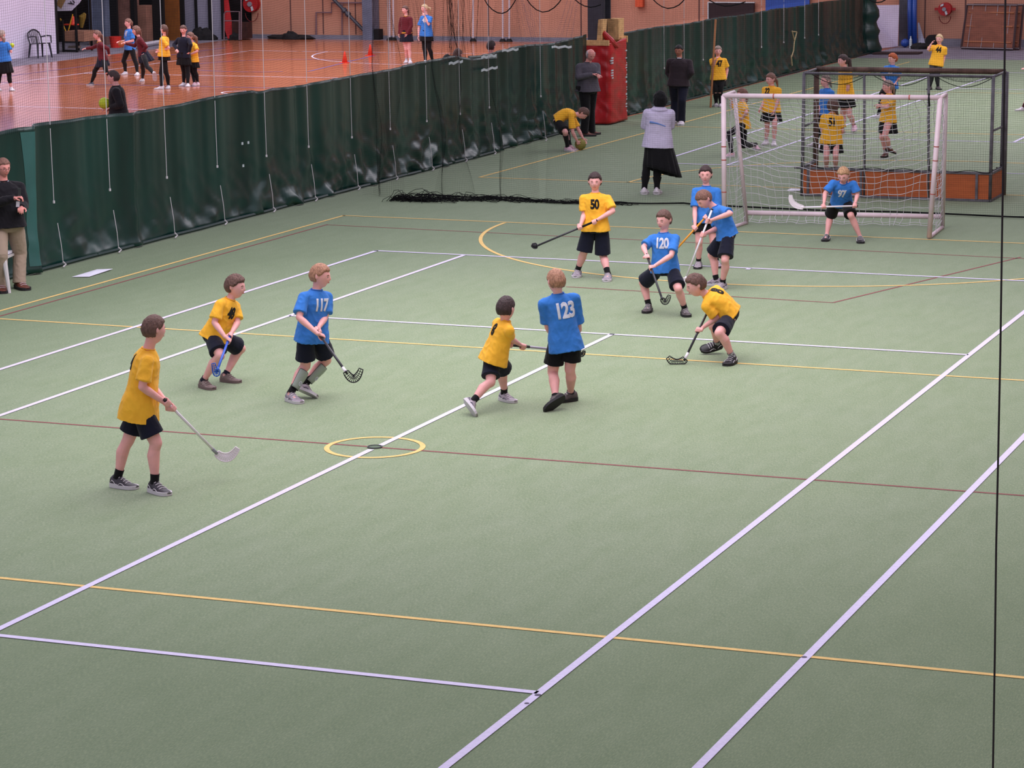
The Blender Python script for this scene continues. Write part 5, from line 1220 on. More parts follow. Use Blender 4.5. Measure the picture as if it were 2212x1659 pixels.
def make_stick(st, blade, label, sh, bl, collar=None, bw=0.036, solid=False, grip=None):
    T_, H_ = st['top'], st['heel']; ax = nrm(H_-T_)
    t = thing('hockey_stick', label, 'hockey stick', H_*np.array([1, 1, 0]))
    MB().tube([T_-ax*0.03, H_], 0.0125, 12).build('shaft', sh, t, True)
    MB().tube([T_-ax*0.045, T_-ax*0.028], 0.0155, 12).build('end_cap', grip or KBL, t, True)
    if grip: MB().tube([T_-ax*0.03, T_+ax*0.24], 0.0145, 12).build('grip', grip, t, True)
    if collar: MB().tube([H_-ax*0.075, H_-ax*0.0], 0.0155, 12).build('collar', collar, t, True)
    dH = depth(H_); pts = [H_]+[atD(x, y, dH+(z_[0] if z_ else 0)) for x, y, *z_ in blade]
    for p in pts: p[2] = max(p[2], 0.012)
    P = []
    if len(pts) == 3: P = bezier(pts[0], 2*pts[1]-(pts[0]+pts[2])/2, pts[2], 14)
    else: P = [pts[0]+(pts[-1]-pts[0])*u for u in np.linspace(0, 1, 8)]
    view = nrm(np.cross(P[-1]-P[0], ray(1106, 829)))
    up_e, lo_e = [], []
    for i, p in enumerate(P):
        d = nrm(P[min(i+1, len(P)-1)]-P[max(i-1, 0)]); n_ = nrm(np.cross(d, nrm(_fw))); w = bw*(0.55+0.45*math.sin(math.pi*min(1, (i+2)/(len(P)+1))))
        up_e.append(p+n_*w); lo_e.append(p-n_*w)
        for q in (up_e, lo_e):
            if q[-1][2] < 0.008: q[-1][2] = 0.008
    bd = MB(); bd.tube(up_e+list(reversed(lo_e))+[up_e[0]], 0.0062, 8); 
    for i in range(1, len(P)-1): bd.tube([up_e[i], lo_e[i]], 0.0034 if not solid else 0.004, 6)
    mid_ = [(a+b)/2 for a, b in zip(up_e, lo_e)]; bd.tube(mid_, 0.0034, 6)
    if solid:
        e_ = nrm(_fw)*0.002
        for q in (-1, 1): bd.quadstrip([p+e_*q for p in up_e], [p+e_*q for p in lo_e])
    bd.tube([H_-ax*0.03, H_+ax*0.01, P[1]], [0.014, 0.014, 0.008], 10)
    bd.build('blade', bl, t, True)
    return t
# ================================================================== THE PLAYERS ON THE NEAR COURT
NUMK = mat('black_print', (24, 20, 22), 0.7); NUMW = mat('white_print', (222, 222, 236), 0.7)
BEARD = None
def guards(root, body, shirt, J, c):
    sil = mat('silver_green_guard', (150, 160, 150), 0.35, 0.5); 
    for s in 'LR':
        k, b, toe = J['kn'+s], J['an'+s], J['toe'+s]; ax = nrm(b-k); f = nrm((toe-b)-ax*((toe-b)@ax)); r_ = np.cross(f, ax); h = c['h']
        V, Vr = [], []; n, m_ = 9, 10
        for j in range(m_+1):
            t = 0.20+0.62*j/m_; cc = k+(b-k)*t-f*0.003; rad = (0.040-0.010*max(0, (t-0.35))/0.5)*h+0.006
            for i in range(n): a = math.radians(-72+144*i/(n-1)); V.append(cc+f*math.cos(a)*rad+r_*math.sin(a)*rad)
        F = [(j*n+i, j*n+i+1, (j+1)*n+i+1, (j+1)*n+i) for j in range(m_) for i in range(n-1)]
        o = mesh_obj('shin_guard', V, F, sil, root, True); o.modifiers.new('s', 'SOLIDIFY').thickness = 0.006; pset(o, 'silver grey shin guard')
        rim = [V[i] for i in range(n)]+[V[j*n+n-1] for j in range(m_+1)]+[V[m_*n+n-1-i] for i in range(n)]+[V[(m_-j)*n] for j in range(m_+1)]
        MB().tube(rim, 0.005, 6).build('guard_edging', BLK, o)
        mk = MB(); cc = k+(b-k)*0.62; rad = 0.036*h+0.007
        mk.tube([cc+f*rad*1.0+r_*math.cos(a)*0.020+ax*math.sin(a)*0.024 for a in np.linspace(0, 2*math.pi, 15)], 0.0022, 5); mk.tube([cc+f*(rad+0.002)-ax*0.024, cc+f*(rad+0.002)+ax*0.024], 0.002, 5)
        mk.build('printed_mark', NUMW, o)
        P_ = [b-(k-b)*0.0, b+(k-b)*0.14, b+(k-b)*0.34]; 
P = []
def add(**k): P.append(k)
add(id='A', hem=0.105, label='boy in yellow shirt nearest the gallery at the left, holding a white stick', h=1.50, near=True, yaw=100, pyaw=85, hyaw=128, hpitch=4,
    head=(333, 713, -0.02), neck=(320, 754), hip=(303, 868), anL=(254, 1031), toeL=(284, 1049), anR=(334, 1042), toeR=(378, 1068), knL=(277, 951, 0.10), knR=(337, 957, -0.10),
    elR=(307, 836, -0.215), haR=('stick', 0.10), elL=(330, 838), haL=('stick', 0.0), stick=dict(top=(361, 869, -0.12), heel=(468, 979), L=0.82, sgn=1, blade=[(492, 988), (513, 968)], label='white floorball stick of the yellow boy nearest the gallery', sh=WSH, bl=WBL, collar=mat('grey_collar', (150, 150, 160), 0.5), bw=0.036, solid=True),
    hair=('brown', 'short'), sock=(BLK, 0.22), boxy=1.09, shoe=('blackwhite', 'w'), num=('4', -1, 0.14, NUMK, (0.02, 0.02)))
add(id='B', hem=0.02, label='boy in yellow shirt with a number starting with 4, bending over a blue stick', h=1.38, near=True, yaw=62, hyaw=74, pyaw=60, hpitch=5,
    head=(509, 620), neck=(497, 646), hip=(464, 729), anR=(440, 821), toeR=(459, 837), anL=(488, 808), toeL=(514, 822), knR=(476, 768), knL=(521, 753),
    elR=(463, 697), haR=('stick', 0.17), elL=(513, 697), haL=('stick', 0.02), palmL=-1, stick=dict(top=(497, 724, -0.22), heel=(470, 798), L=0.72, sgn=-1, blade=[(467, 806), (461, 785)], label='blue stick of the yellow boy numbered 48', sh=BSH, bl=BBL, bw=0.030),
    hair=('brown', 'thick'), sock=(NAVY, 0.10), shoe=('tan', 't'), num=('48', 1, 0.12, NUMK, (-0.03, 0.01)), shortlen=0.82, boxy=1.04)
add(id='C', hem=0.06, label='boy in blue shirt 117 with shin guards, looking right across a black stick', h=1.45, near=True, yaw=42, hyaw=80, pyaw=35, hpitch=6,
    head=(692, 597), neck=(684, 626), hip=(674, 724), anR=(628, 849), toeR=(650, 867), anL=(657, 832, 0.12), toeL=(670, 854), knR=(660, 790), knL=(705, 778),
    elR=(646, 686), haR=('stick', 0.18), elL=(702, 686), haL=('stick', 0.02), palmL=-1, stick=dict(top=(683, 712, -0.25), heel=(747, 803), L=0.82, sgn=-1, blade=[(765, 818), (780, 797)], label='black stick with white collar of the blue boy numbered 117', sh=KSH, bl=KBL, collar=WSH, bw=0.036),
    hair=('fair', 'short'), sock=(BLK, 0.42), shoe=('silver', 'w'), num=('117', 1, 0.125, NUMW, (0, 0.0)), topm=BLU, extra=guards)
add(id='D', hem=0.06, label='boy in yellow shirt running away, just left of the blue boy numbered 123', h=1.33, near=True, yaw=114, pyaw=112, hyaw=148, hpitch=5, face=False,
    head=(1093, 668), neck=(1092, 692), hip=(1068, 768), anR=(1089, 849), toeR=(1119, 867), anL=(1020, 868, 0.12), toeL=(1032, 900), knR=(1089, 802), knL=(1060, 826),
    elR=(1099, 729), haR=('stick', 0.20), elL=(1080, 730, 0.22), haL=('stick', 0.0), stick=dict(top=(1100, 745, 0.12), heel=(1246, 760, 0.55), blade=[(1256, 766), (1262, 758)], label='pale stick of the running yellow boy, passing behind the blue boy numbered 123', sh=mat('pale_grey_shaft', (178, 172, 186), 0.4, 0.5), bl=KBL, bw=0.02, grip=KSH),
    hair=('dark', 'short'), sock=(BLK, 0.24), shoe=('silver', 'w'), num=('8', -1, 0.12, NUMK, (0, 0.0)))
add(id='E', hem=0.08, label='boy in blue shirt 123 standing with his back to the gallery', h=1.47, near=True, yaw=188, pyaw=178, hyaw=205, hpitch=6, face=False,
    head=(1201, 609), neck=(1205, 635), hip=(1222, 744), anL=(1200, 858, 0.12), toeL=(1178, 884), anR=(1233, 848), toeR=(1220, 862), knL=(1194, 804), knR=(1231, 798),
    elL=(1184, 708), haL=(1203, 735, 0.27), elR=(1250, 712, 0.1), haR=(1225, 742, 0.28), curl=1.0,
    hair=('fair', 'short'), sock=(BLK, 0.07), shoe=('dark', 'k'), num=('123', -1, 0.155, NUMW, (0.035, -0.02)), topm=BLU, lowm=BLK, shortlen=0.72, boxy=0.96)
add(id='F', hem=0.03, label='boy in blue shirt 120 striding with a black stick', h=1.40, near=True, yaw=-18, pyaw=-8, hyaw=-38, hpitch=8,
    head=(1434, 476), neck=(1433, 503), hip=(1437, 580), anR=(1401, 658), toeR=(1382, 682), anL=(1479, 666), toeL=(1489, 684), knR=(1389, 611), knL=(1465, 624),
    elR=(1390, 534), haR=('stick', 0.03), elL=(1450, 552), haL=('stick', 0.28), palmR=1, palmL=1, stick=dict(top=(1398, 554, -0.25), heel=(1430, 645), L=0.82, sgn=-1, blade=[(1438, 652), (1446, 638)], label='black stick of the blue boy numbered 120', sh=KSH, bl=KBL, bw=0.03),
    hair=('brown', 'short'), sock=(BLK, 0.22), shoe=('dark', 'k'), num=('120', 1, 0.125, NUMW, (0.0, 0.02), -3), topm=BLU, shortlen=0.86, boxy=1.03)
add(id='G', hem=0.01, label='boy in yellow shirt crouching low to the left with a black perforated stick', h=1.40, near=True, yaw=-120, pyaw=-105, hyaw=-82, hpitch=18,
    head=(1503, 617, -0.02), neck=(1526, 635), hip=(1578, 682), anL=(1582, 769), toeL=(1561, 789), anR=(1549, 741, 0.12), toeR=(1523, 755, 0.05), knL=(1553, 720), knR=(1540, 705),
    elL=(1549, 686), haL=('stick', 0.42), elR=(1530, 656, 0.10), haR=('stick', 0.0), arch=-0.03, palmR=-1, stick=dict(top=(1530, 670, 0.0), heel=(1480, 775, 'z', 0.06), blade=[(1462, 788), (1443, 772)], label='black stick with white collar and perforated blade of the crouching yellow boy', sh=KSH, bl=KBL, collar=WSH, bw=0.044),
    hair=('brown', 'thick'), sock=(mat('striped_sock', (60, 60, 64), 0.8, col2=(190, 190, 196), vscale=40), 0.17), shoe=('black', 'k'), num=('8', -1, 0.13, NUMK, (0.03, 0.05), 0), shortlen=0.80)
add(id='H', hem=0.04, label='boy in yellow shirt 50 standing with legs apart, black stick pointing left', h=1.42, near=True, yaw=-4, hyaw=-6, pyaw=-6, hpitch=4, g=1.12,
    head=(1285, 393), neck=(1286, 417), hip=(1287, 502), anR=(1248, 583), toeR=(1231, 607), anL=(1313, 591), toeL=(1302, 614), knR=(1262, 543), knL=(1302, 549),
    elR=(1262, 463), haR=('stick', 0.25), elL=(1324, 456), haL=('stick', 0.0), palmR=1, palmL=-1, stick=dict(top=(1283, 479, -0.20), heel=(1160, 531, -0.30), blade=[(1155, 531), (1149, 529)], label='black stick of the yellow boy numbered 50, held out to the left', sh=KSH, bl=KBL, bw=0.035, grip=BLK),
    hair=('dark', 'short'), sock=(BLK, 0.26), shoe=('silver', 'w'), num=('50', 1, 0.125, NUMK, (-0.005, 0.0)), shortlen=1.0)
add(id='I', hem=0.05, label='boy in blue shirt standing half hidden behind the blue boy with the white stick', h=1.36, near=True, yaw=-6, hyaw=-8, pyaw=-5, hpitch=3,
    head=(1524, 378), neck=(1526, 402), hip=(1524, 484), anR=(1509, 565), toeR=(1504, 580), anL=(1548, 563), toeL=(1554, 576), knR=(1510, 522), knL=(1541, 522),
    elR=(1501, 456), haR=('stick', 0.38), elL=(1549, 455), haL=('stick', 0.12), palmR=1, stick=dict(top=(1534, 458, -0.22), heel=(1448, 553, -0.5), blade=[(1440, 561), (1432, 556)], label='amber yellow stick passing behind the blue boy numbered 120', sh=YSH, bl=KBL, bw=0.025),
    hair=('dark', 'short'), sock=(BLK, 0.18), shoe=('silver', 'k'), topm=BLU, lowm=BLK, shortlen=0.66)
add(id='J', hem=0.015, label='boy in blue shirt bending over a white stick beside the crouching yellow boy', h=1.44, near=True, yaw=-62, pyaw=-78, hyaw=-62, hpitch=38,
    head=(1521, 431, -0.04), neck=(1543, 446), hip=(1570, 508), anR=(1547, 603), toeR=(1535, 612), anL=(1561, 610), toeL=(1552, 622), knR=(1537, 552), knL=(1566, 562),
    elL=(1578, 461), haL=('stick', 0.14), elR=(1552, 492, 0.06), haR=('stick', 0.34), arch=-0.02, palmL=-1, stick=dict(top=(1536, 458, -0.22), heel=(1481, 602, -0.25), blade=[(1477, 608), (1473, 614)], label='white stick of the bending blue boy', sh=WSH, bl=WBL, bw=0.030, solid=True),
    hair=('mid', 'short'), sock=(BLK, 0.17), shoe=('silver', 'w'), topm=BLU, shortlen=0.86)
add(id='K', hem=0.0, label='goalkeeper boy in blue shirt 97 crouching with a level white stick before the goal', h=1.36, near=True, yaw=-8, pyaw=-2, hyaw=-22, hpitch=26,
    head=(1822, 379, -0.16), neck=(1821, 394, -0.12), hip=(1817, 436, 0.14), anR=(1786, 507), toeR=(1774, 523), anL=(1858, 511), toeL=(1862, 527), knR=(1794, 465), knL=(1838, 466),
    shR=(1799, 396, -0.10), shL=(1843, 397, -0.10), elR=(1782, 418), haR=('stick', 0.60), elL=(1852, 420), haL=('stick', 0.0), thumbdownR=True, palmR=1, palmL=1, stick=dict(top=(1846, 445, -0.30), heel=(1735, 448, -0.30), blade=[(1714, 440), (1708, 422)], label='white stick held level by the goalkeeper', sh=WSH, bl=WBL, bw=0.036, solid=True),
    hair=('sandy', 'short'), sock=None, shoe=('black', 'k'), num=('97', 1, 0.125, NUMW, (0.0, -0.01)), topm=BLU, lowm=BLK, shortlen=0.92)

# ================================================================== ADULTS
def glasses(root, body, shirt, J, c):
    hp, hs = c['hp'], c['hs']; m_ = MB()
    for q in (-1, 1):
        m_.tube([hp((q*0.031*hs+0.021*hs*math.cos(a), 0.098*hs, 0.002*hs+0.014*hs*math.sin(a))) for a in np.linspace(0, 2*math.pi, 13)], 0.0016, 5)
        m_.tube([hp((q*0.052*hs, 0.096*hs, 0.004*hs)), hp((q*0.078*hs, 0.02*hs, 0.006*hs)), hp((q*0.08*hs, -0.015*hs, 0.0))], 0.0016, 5)
    m_.tube([hp((-0.01*hs, 0.099*hs, 0.004*hs)), hp((0.01*hs, 0.099*hs, 0.004*hs))], 0.0016, 5)
    m_.build('glasses', BLK, root)
def man_left(root, body, shirt, J, c):
    glasses(root, body, shirt, J, c)
    cr = c['sc'](1.0); f, r_ = c['fc'], c['rc']
    m_ = MB()
    for q in (-1, 1): m_.add([cr+f*0.07+r_*q*0.005-c['spine']*0.03, cr+f*0.05+r_*q*0.065+c['spine']*0.02, cr+f*0.085+r_*q*0.045-c['spine']*0.045], [(0, 1, 2)])
    o = m_.build('shirt_collar', mat('grey_shirt', (140, 146, 160), 0.8), root); o.modifiers.new('s', 'SOLIDIFY').thickness = 0.006
add(id='P0', label='man with glasses, dark jumper and khaki trousers standing by the curtain', h=1.78, near=True, yaw=28, hyaw=38, pyaw=20, hpitch=8, g=1.18, skin=SKIN_R,
    head=(7, 363, -0.03), neck=(6, 392), hip=(13, 484), anR=(0, 612), toeR=(14, 634), anL=(42, 606), toeL=(64, 624), knR=(2, 549), knL=(43, 546),
    elR=(-14, 440), haR=(40, 426, -0.33), elL=(52, 443), haL=(45, 450, -0.30), curl=0.9, hair=('mid', 'crop'), sock=None, shoe=('brown', 'k'), top='jacket', topm=DKJ, low='trousers', lowm=KHAKI, hem=0.02, boxy=1.0, extra=man_left)
def tagp(root, body, shirt, J, c):
    pass
def yellow_collar(root, body, shirt, J, c):
    cr = c['sc'](1.0); f, r_ = c['fc'], c['rc']; m_ = MB()
    m_.add([cr+f*0.075-c['spine']*0.06, cr+f*0.03+r_*0.05+c['spine']*0.012, cr+f*0.055+r_*0.02+c['spine']*0.0], [(0, 1, 2)]); m_.add([cr+f*0.075-c['spine']*0.06, cr+f*0.03-r_*0.05+c['spine']*0.012, cr+f*0.055-r_*0.02+c['spine']*0.0], [(0, 2, 1)])
    o = m_.build('shirt_collar', GOLD, root); o.modifiers.new('s', 'SOLIDIFY').thickness = 0.012
def wbag(root, body, shirt, J, c):
    p = c['sc'](0.02)+c['rc']*0.2; o = MB().obox(p, c['rc']*0.05, c['fc']*0.09, np.array([0, 0, 0.06])).build('waist_bag', BLK, root); b_ = o.modifiers.new('b', 'BEVEL'); b_.width = 0.03; b_.segments = 3
add(id='P13', label='bald man in grey jacket and black trousers looking down beside the red padded pillar', h=1.74, yaw=28, pyaw=40, hyaw=25, hpitch=28, g=1.2, skin=SKIN_R,
    head=(1276, 119, -0.06), neck=(1270, 135), hip=(1270, 193), anR=(1262, 284), toeR=(1280, 291), anL=(1277, 281), toeL=(1291, 287), knR=(1266, 240), knL=(1276, 238),
    elR=(1249, 167), haR=(1286, 160, -0.25), elL=(1291, 160, -0.05), haL=(1293, 163, -0.27), hair=('grey', 'bald'), sock=None, shoe=('brown', 'k'), top='jacket', topm=GREYJ, low='trousers', lowm=BLK, hem=0.03, extra=wbag)
def vneck(root, body, shirt, J, c):
    cr = c['sc'](1.0); f, r_ = c['fc'], c['rc']; V = [cr+f*0.075-r_*0.045, cr+f*0.075+r_*0.045, cr+f*0.125-c['spine']*0.20]
    o = MB().add([V[0]+c['spine']*0.02, V[1]+c['spine']*0.02, cr+f*0.115+r_*0.015-c['spine']*0.15, V[2], cr+f*0.115-r_*0.015-c['spine']*0.15], [(0, 1, 2, 3, 4)]).build('shirt_front', mat('white_vest', (206, 206, 214), 0.8), root); o.modifiers.new('s', 'SOLIDIFY').thickness = 0.02
add(id='P14', label='man in dark zip jacket with hands in his pockets in front of the far curtain', h=1.76, yaw=-8, pyaw=-6, hyaw=-20, hpitch=8, g=1.15, skin=SKIN_D,
    head=(1466.5, 110), neck=(1468, 126), hip=(1466, 180), anR=(1456, 258), toeR=(1453, 264), anL=(1472, 259), toeL=(1471, 267), knR=(1458, 218), knL=(1473, 218),
    elR=(1443, 157), haR=(1455, 177, 0.02), elL=(1493, 157), haL=(1480, 177, 0.02), curl=1.1, hair=('black', 'crop'), sock=None, shoe=('white', 'w'), top='jacket', topm=BRJ, low='trousers', lowm=NAVY, hem=0.03, extra=vneck)
def wj(root, body, shirt, J, c):
    bc = c['sc'](0.52)-c['fc']*0.155; r_, u = c['rc'], c['spine']
    # blue stripe across the back, waist seam, collar
    o = MB().tube([c['sc'](0.58)-c['fc']*0.150-r_*0.15, c['sc'](0.54)-c['fc']*0.157-r_*0.02, c['sc'](0.46)-c['fc']*0.152+r_*0.11], [0.017, 0.015, 0.008], 8).build('blue_stripe', mat('blue_trim', (110, 140, 206), 0.7), shirt)
    ring = [c['sc'](0.32)+(c['rc']*math.cos(a)*0.100*1.17+c['fc']*math.sin(a)*0.079*1.19)*c['h'] for a in np.linspace(0, 2*math.pi, 33)]
    MB().tube(ring, 0.007, 6, cap=False).build('waist_seam', mat('lilac_seam', (158, 148, 180), 0.8), shirt)
    V = []; n = 24
    for j in range(3):
        for i in range(n): a = 2*math.pi*i/n; q = (0.062, 0.085, 0.105)[j]; V.append(c['sc'](1.0)+c['spine']*(0.02-0.03*j)+(c['rc']*math.cos(a)*q*1.15+c['fc']*math.sin(a)*q)*c['h']*0.72)
    o = mesh_obj('collar_flap', V, [(j*n+i, j*n+(i+1) % n, (j+1)*n+(i+1) % n, (j+1)*n+i) for j in range(2) for i in range(n)], WJ, shirt, True); o.modifiers.new('s', 'SOLIDIFY').thickness = 0.012
add(id='P15', label='woman in white checked jacket, black headscarf and long black skirt, seen from behind', h=1.68, yaw=178, pyaw=180, hyaw=185, hpitch=10, g=1.15, face=False, vox=0.007,
    head=(1426, 217, 0.02), neck=(1424, 234), hip=(1421, 305), anL=(1392, 407), toeL=(1395, 405), anR=(1419, 407), toeR=(1427, 408), knL=(1397, 358), knR=(1420, 358),
    elL=(1392, 272), haL=(1414, 270, 0.32), elR=(1450, 272), haR=(1430, 268, 0.32), hair=('black', 'hood'), sock=(BLK, 0.5), shoe=('white', 'w'), top='jacket', topm=WJ, low='skirt', skirtm=BLK, skirtlen=0.37, flare=0.165, uneven=0.055, sway=0.12, tights=True, hem=0.075, boxy=1.06, extra=wj)

# ================================================================== CHILDREN ON THE BACK COURT
add(id='P12', label='child in yellow shirt bending down to a ball beside the short green curtain', h=1.50, yaw=85, pyaw=90, hyaw=80, hpitch=62,
    head=(1259, 245), neck=(1243, 247), hip=(1203, 262), anR=(1226, 317), toeR=(1241, 325), anL=(1231, 314), toeL=(1245, 322), knR=(1221, 285), knL=(1224, 283), arch=-0.05,
    elR=(1237, 286), haR=(1249, 309, -0.06), elL=(1250, 281, 0.08), haL=(1262, 304, 0.08), hair=('brown', 'short'), sock=(BLK, 0.85), shoe=('pink', 'w'), low='shorts', lowm=BLK, shortlen=0.9, hem=0.02)
add(id='P16', label='girl in yellow shirt 47 with hand at her mouth beside the plain wooden pole', h=1.42, yaw=-6, pyaw=-4, hyaw=0, hpitch=3,
    head=(1551, 111), neck=(1551, 124), hip=(1552, 172), anR=(1547, 223), toeR=(1546, 228), anL=(1557, 223), toeL=(1558, 229), knR=(1546, 198), knL=(1556, 198),
    elR=(1541, 142), haR=(1547, 127, -0.2), elL=(1571, 149), haL=(1569, 170, -0.05), hair=('ash', 'short'), low='skirt', skirtm=BLK, skirtlen=0.20, flare=0.12, tights=True, sock=(BLK, 0.6), shoe=('white', 'w'), num=('47', 1, 0.14, NUMK, (0.03, 0.0)), boxy=1.1)
add(id='P17', label='girl in yellow shirt kneeling on one knee behind the left post of the white goal', h=1.42, yaw=-80, pyaw=-85, hyaw=-80, hpitch=5,
    head=(1603, 205), neck=(1603, 220), hip=(1606, 270), anL=(1580, 330), toeL=(1572, 337), anR=(1632, 312, 0.10), toeR=(1637, 321, 0.03), knL=(1573, 290), knR=(1606, 314, 0.03),
    elL=(1613, 243), haL=(1602, 258, -0.15), elR=(1580, 232), haR=(1579, 212, 0.1), hair=('mid', 'tied'), tail=[(1614, 212), (1612, 225)], low='leggings', lowm=LEG, sock=(BLK, 0.3), shoe=('pink', 'w'), boxy=1.0)
add(id='P18', label='girl in yellow shirt and black skirt standing between the left goal post and the cage', h=1.42, yaw=-30, pyaw=-20, hyaw=-62, hpitch=5,
    head=(1665, 172), neck=(1667, 186), hip=(1666, 238), anR=(1655, 303), toeR=(1648, 311), anL=(1672, 305), toeL=(1672, 313), knR=(1657, 271), knL=(1673, 271),
    elR=(1653, 215), haR=(1640, 240, -0.1), elL=(1681, 216), haL=(1671, 245, -0.18), hair=('mid', 'tied'), tail=[(1678, 175), (1680, 188)], low='skirt', skirtm=BLK, skirtlen=0.22, flare=0.145, sock=(WSOCK, 0.15), shoe=('white', 'w'), num=('22', 1, 0.12, NUMK, (-0.05, 0.04)), boxy=1.08)
add(id='P19', label='girl in blue shirt with tied hair seen through the left of the hockey cage', h=1.45, yaw=-60, pyaw=-70, hyaw=-65, hpitch=-8,
    head=(1783, 176), neck=(1787, 191), hip=(1783, 246), anR=(1762, 306), toeR=(1750, 313), anL=(1774, 312), toeL=(1764, 320), knR=(1767, 276), knL=(1779, 279),
    elL=(1797, 222), haL=(1795, 247), elR=(1775, 220), haR=(1768, 244, -0.1), hair=('ash', 'tied'), tail=[(1793, 178), (1796, 189)], low='skirt', skirtm=NAVY, skirtlen=0.16, flare=0.12, tights=True, sock=(BLK, 0.4), shoe=('white', 'w'), topm=BLU)
add(id='P20', label='tall girl in yellow shirt with long dark ponytail walking beyond the hockey cage', h=1.62, yaw=-72, pyaw=-75, hyaw=-78, hpitch=2,
    head=(1821, 132), neck=(1826, 148), hip=(1827, 210), anR=(1818, 279), toeR=(1808, 285), anL=(1844, 270, 0.16), toeL=(1846, 285, 0.05), knR=(1821, 248), knL=(1835, 249),
    elL=(1832, 190), haL=(1824, 214, -0.05), elR=(1818, 186, 0.1), haR=(1812, 208, 0.1), hair=('dark', 'tied'), tail=[(1834, 128), (1838, 160), (1839, 188)], tailr=0.04, low='skirt', skirtm=BLK, skirtlen=0.22, flare=0.14, sock=(BLK, 0.12), shoe=('pink', 'w'), boxy=1.05, hem=0.07)
add(id='P21', label='girl in yellow shirt 51 with her back turned, inside the hockey cage boards', h=1.40, yaw=180, pyaw=180, hyaw=178, hpitch=6, face=False,
    head=(1799, 229), neck=(1798, 245), hip=(1796, 303), anL=(1785, 364), toeL=(1784, 361), anR=(1805, 364), toeR=(1806, 361), knL=(1785, 337), knR=(1805, 337),
    elL=(1776, 282), haL=(1786, 296, 0.2), elR=(1821, 282), haR=(1812, 300, 0.15), hair=('brown', 'long'), tail=[(1804, 232), (1810, 250)], tailr=0.04, low='skirt', skirtm=BLK, skirtlen=0.23, flare=0.145, sock=(WSOCK, 0.1), shoe=('white', 'w'), num=('51', -1, 0.14, NUMK, (-0.01, -0.01)), boxy=1.16, hem=0.07)
add(id='P22', label='girl in yellow shirt stepping left, seen through the right half of the hockey cage', h=1.46, yaw=-72, pyaw=-78, hyaw=-85, hpitch=6,
    head=(1918, 188), neck=(1922, 203), hip=(1918, 259), anR=(1913, 329), toeR=(1899, 341), anL=(1922, 320, 0.18), toeL=(1934, 328, 0.10), knR=(1905, 297), knL=(1911, 294),
    elL=(1916, 232), haL=(1899, 230, -0.1), elR=(1908, 228, 0.1), haR=(1896, 226, 0.12), hair=('ash', 'tied'), tail=[(1930, 190), (1932, 204)], low='skirt', skirtm=BLK, skirtlen=0.23, flare=0.14, sock=(WSOCK, 0.25), shoe=('brown', 'k'), boxy=1.04)
add(id='P23', label='child in blue shirt with ginger hair behind the middle of the hockey cage', h=1.42, yaw=-40, pyaw=-50, hyaw=-65, hpitch=3,
    head=(1928, 128), neck=(1927, 141), hip=(1924, 184), anR=(1898, 247), toeR=(1893, 252), anL=(1926, 244), toeL=(1921, 251), knR=(1905, 211), knL=(1922, 214),
    elL=(1943, 167), haL=(1932, 181, -0.15), elR=(1906, 164), haR=(1917, 182, -0.15), hair=('red', 'thick'), low='shorts', lowm=BLK, sock=(BLK, 0.9), shoe=('white', 'w'), topm=BLU, num=('98', 1, 0.13, NUMW, (0.02, 0.0)))
add(id='P24', label='blonde girl in yellow shirt 44 with her right arm raised, farthest on the green court', h=1.42, yaw=-8, pyaw=-5, hyaw=-30, hpitch=0,
    head=(2029, 85), neck=(2029, 97), hip=(2022, 139), anR=(2009, 186), toeR=(2006, 192), anL=(2026, 186), toeL=(2030, 192), knR=(2013, 164), knL=(2024, 164),
    elR=(2005, 107), haR=(2014, 91, -0.1), elL=(2040, 121), haL=(2037, 142), hair=('blonde', 'short'), low='leggings', lowm=mat('dark_grey_leggings', (56, 54, 62), 0.8), sock=None, shoe=('dark', 'k'), num=('44', 1, 0.14, NUMK, (0.0, 0.02)), boxy=1.06)
add(id='P25', label='player cut off by the right edge, only a white shoe and hand showing', h=1.45, yaw=-70, pyaw=-75, hyaw=-75,
    head=(2236, 122), neck=(2238, 135), hip=(2240, 180), anR=(2211, 231), toeR=(2199, 237), anL=(2250, 236), toeL=(2240, 244), knR=(2222, 205), knL=(2243, 212),
    elR=(2222, 157), haR=(2212, 148, -0.1), elL=(2250, 160), haL=(2240, 176), hair=('brown', 'tied'), tail=[(2246, 124), (2249, 140)], low='skirt', skirtm=BLK, skirtlen=0.2, sock=(mat('maroon_sock', (84, 40, 50), 0.8), 0.3), shoe=('white', 'w'), topm=BLU)

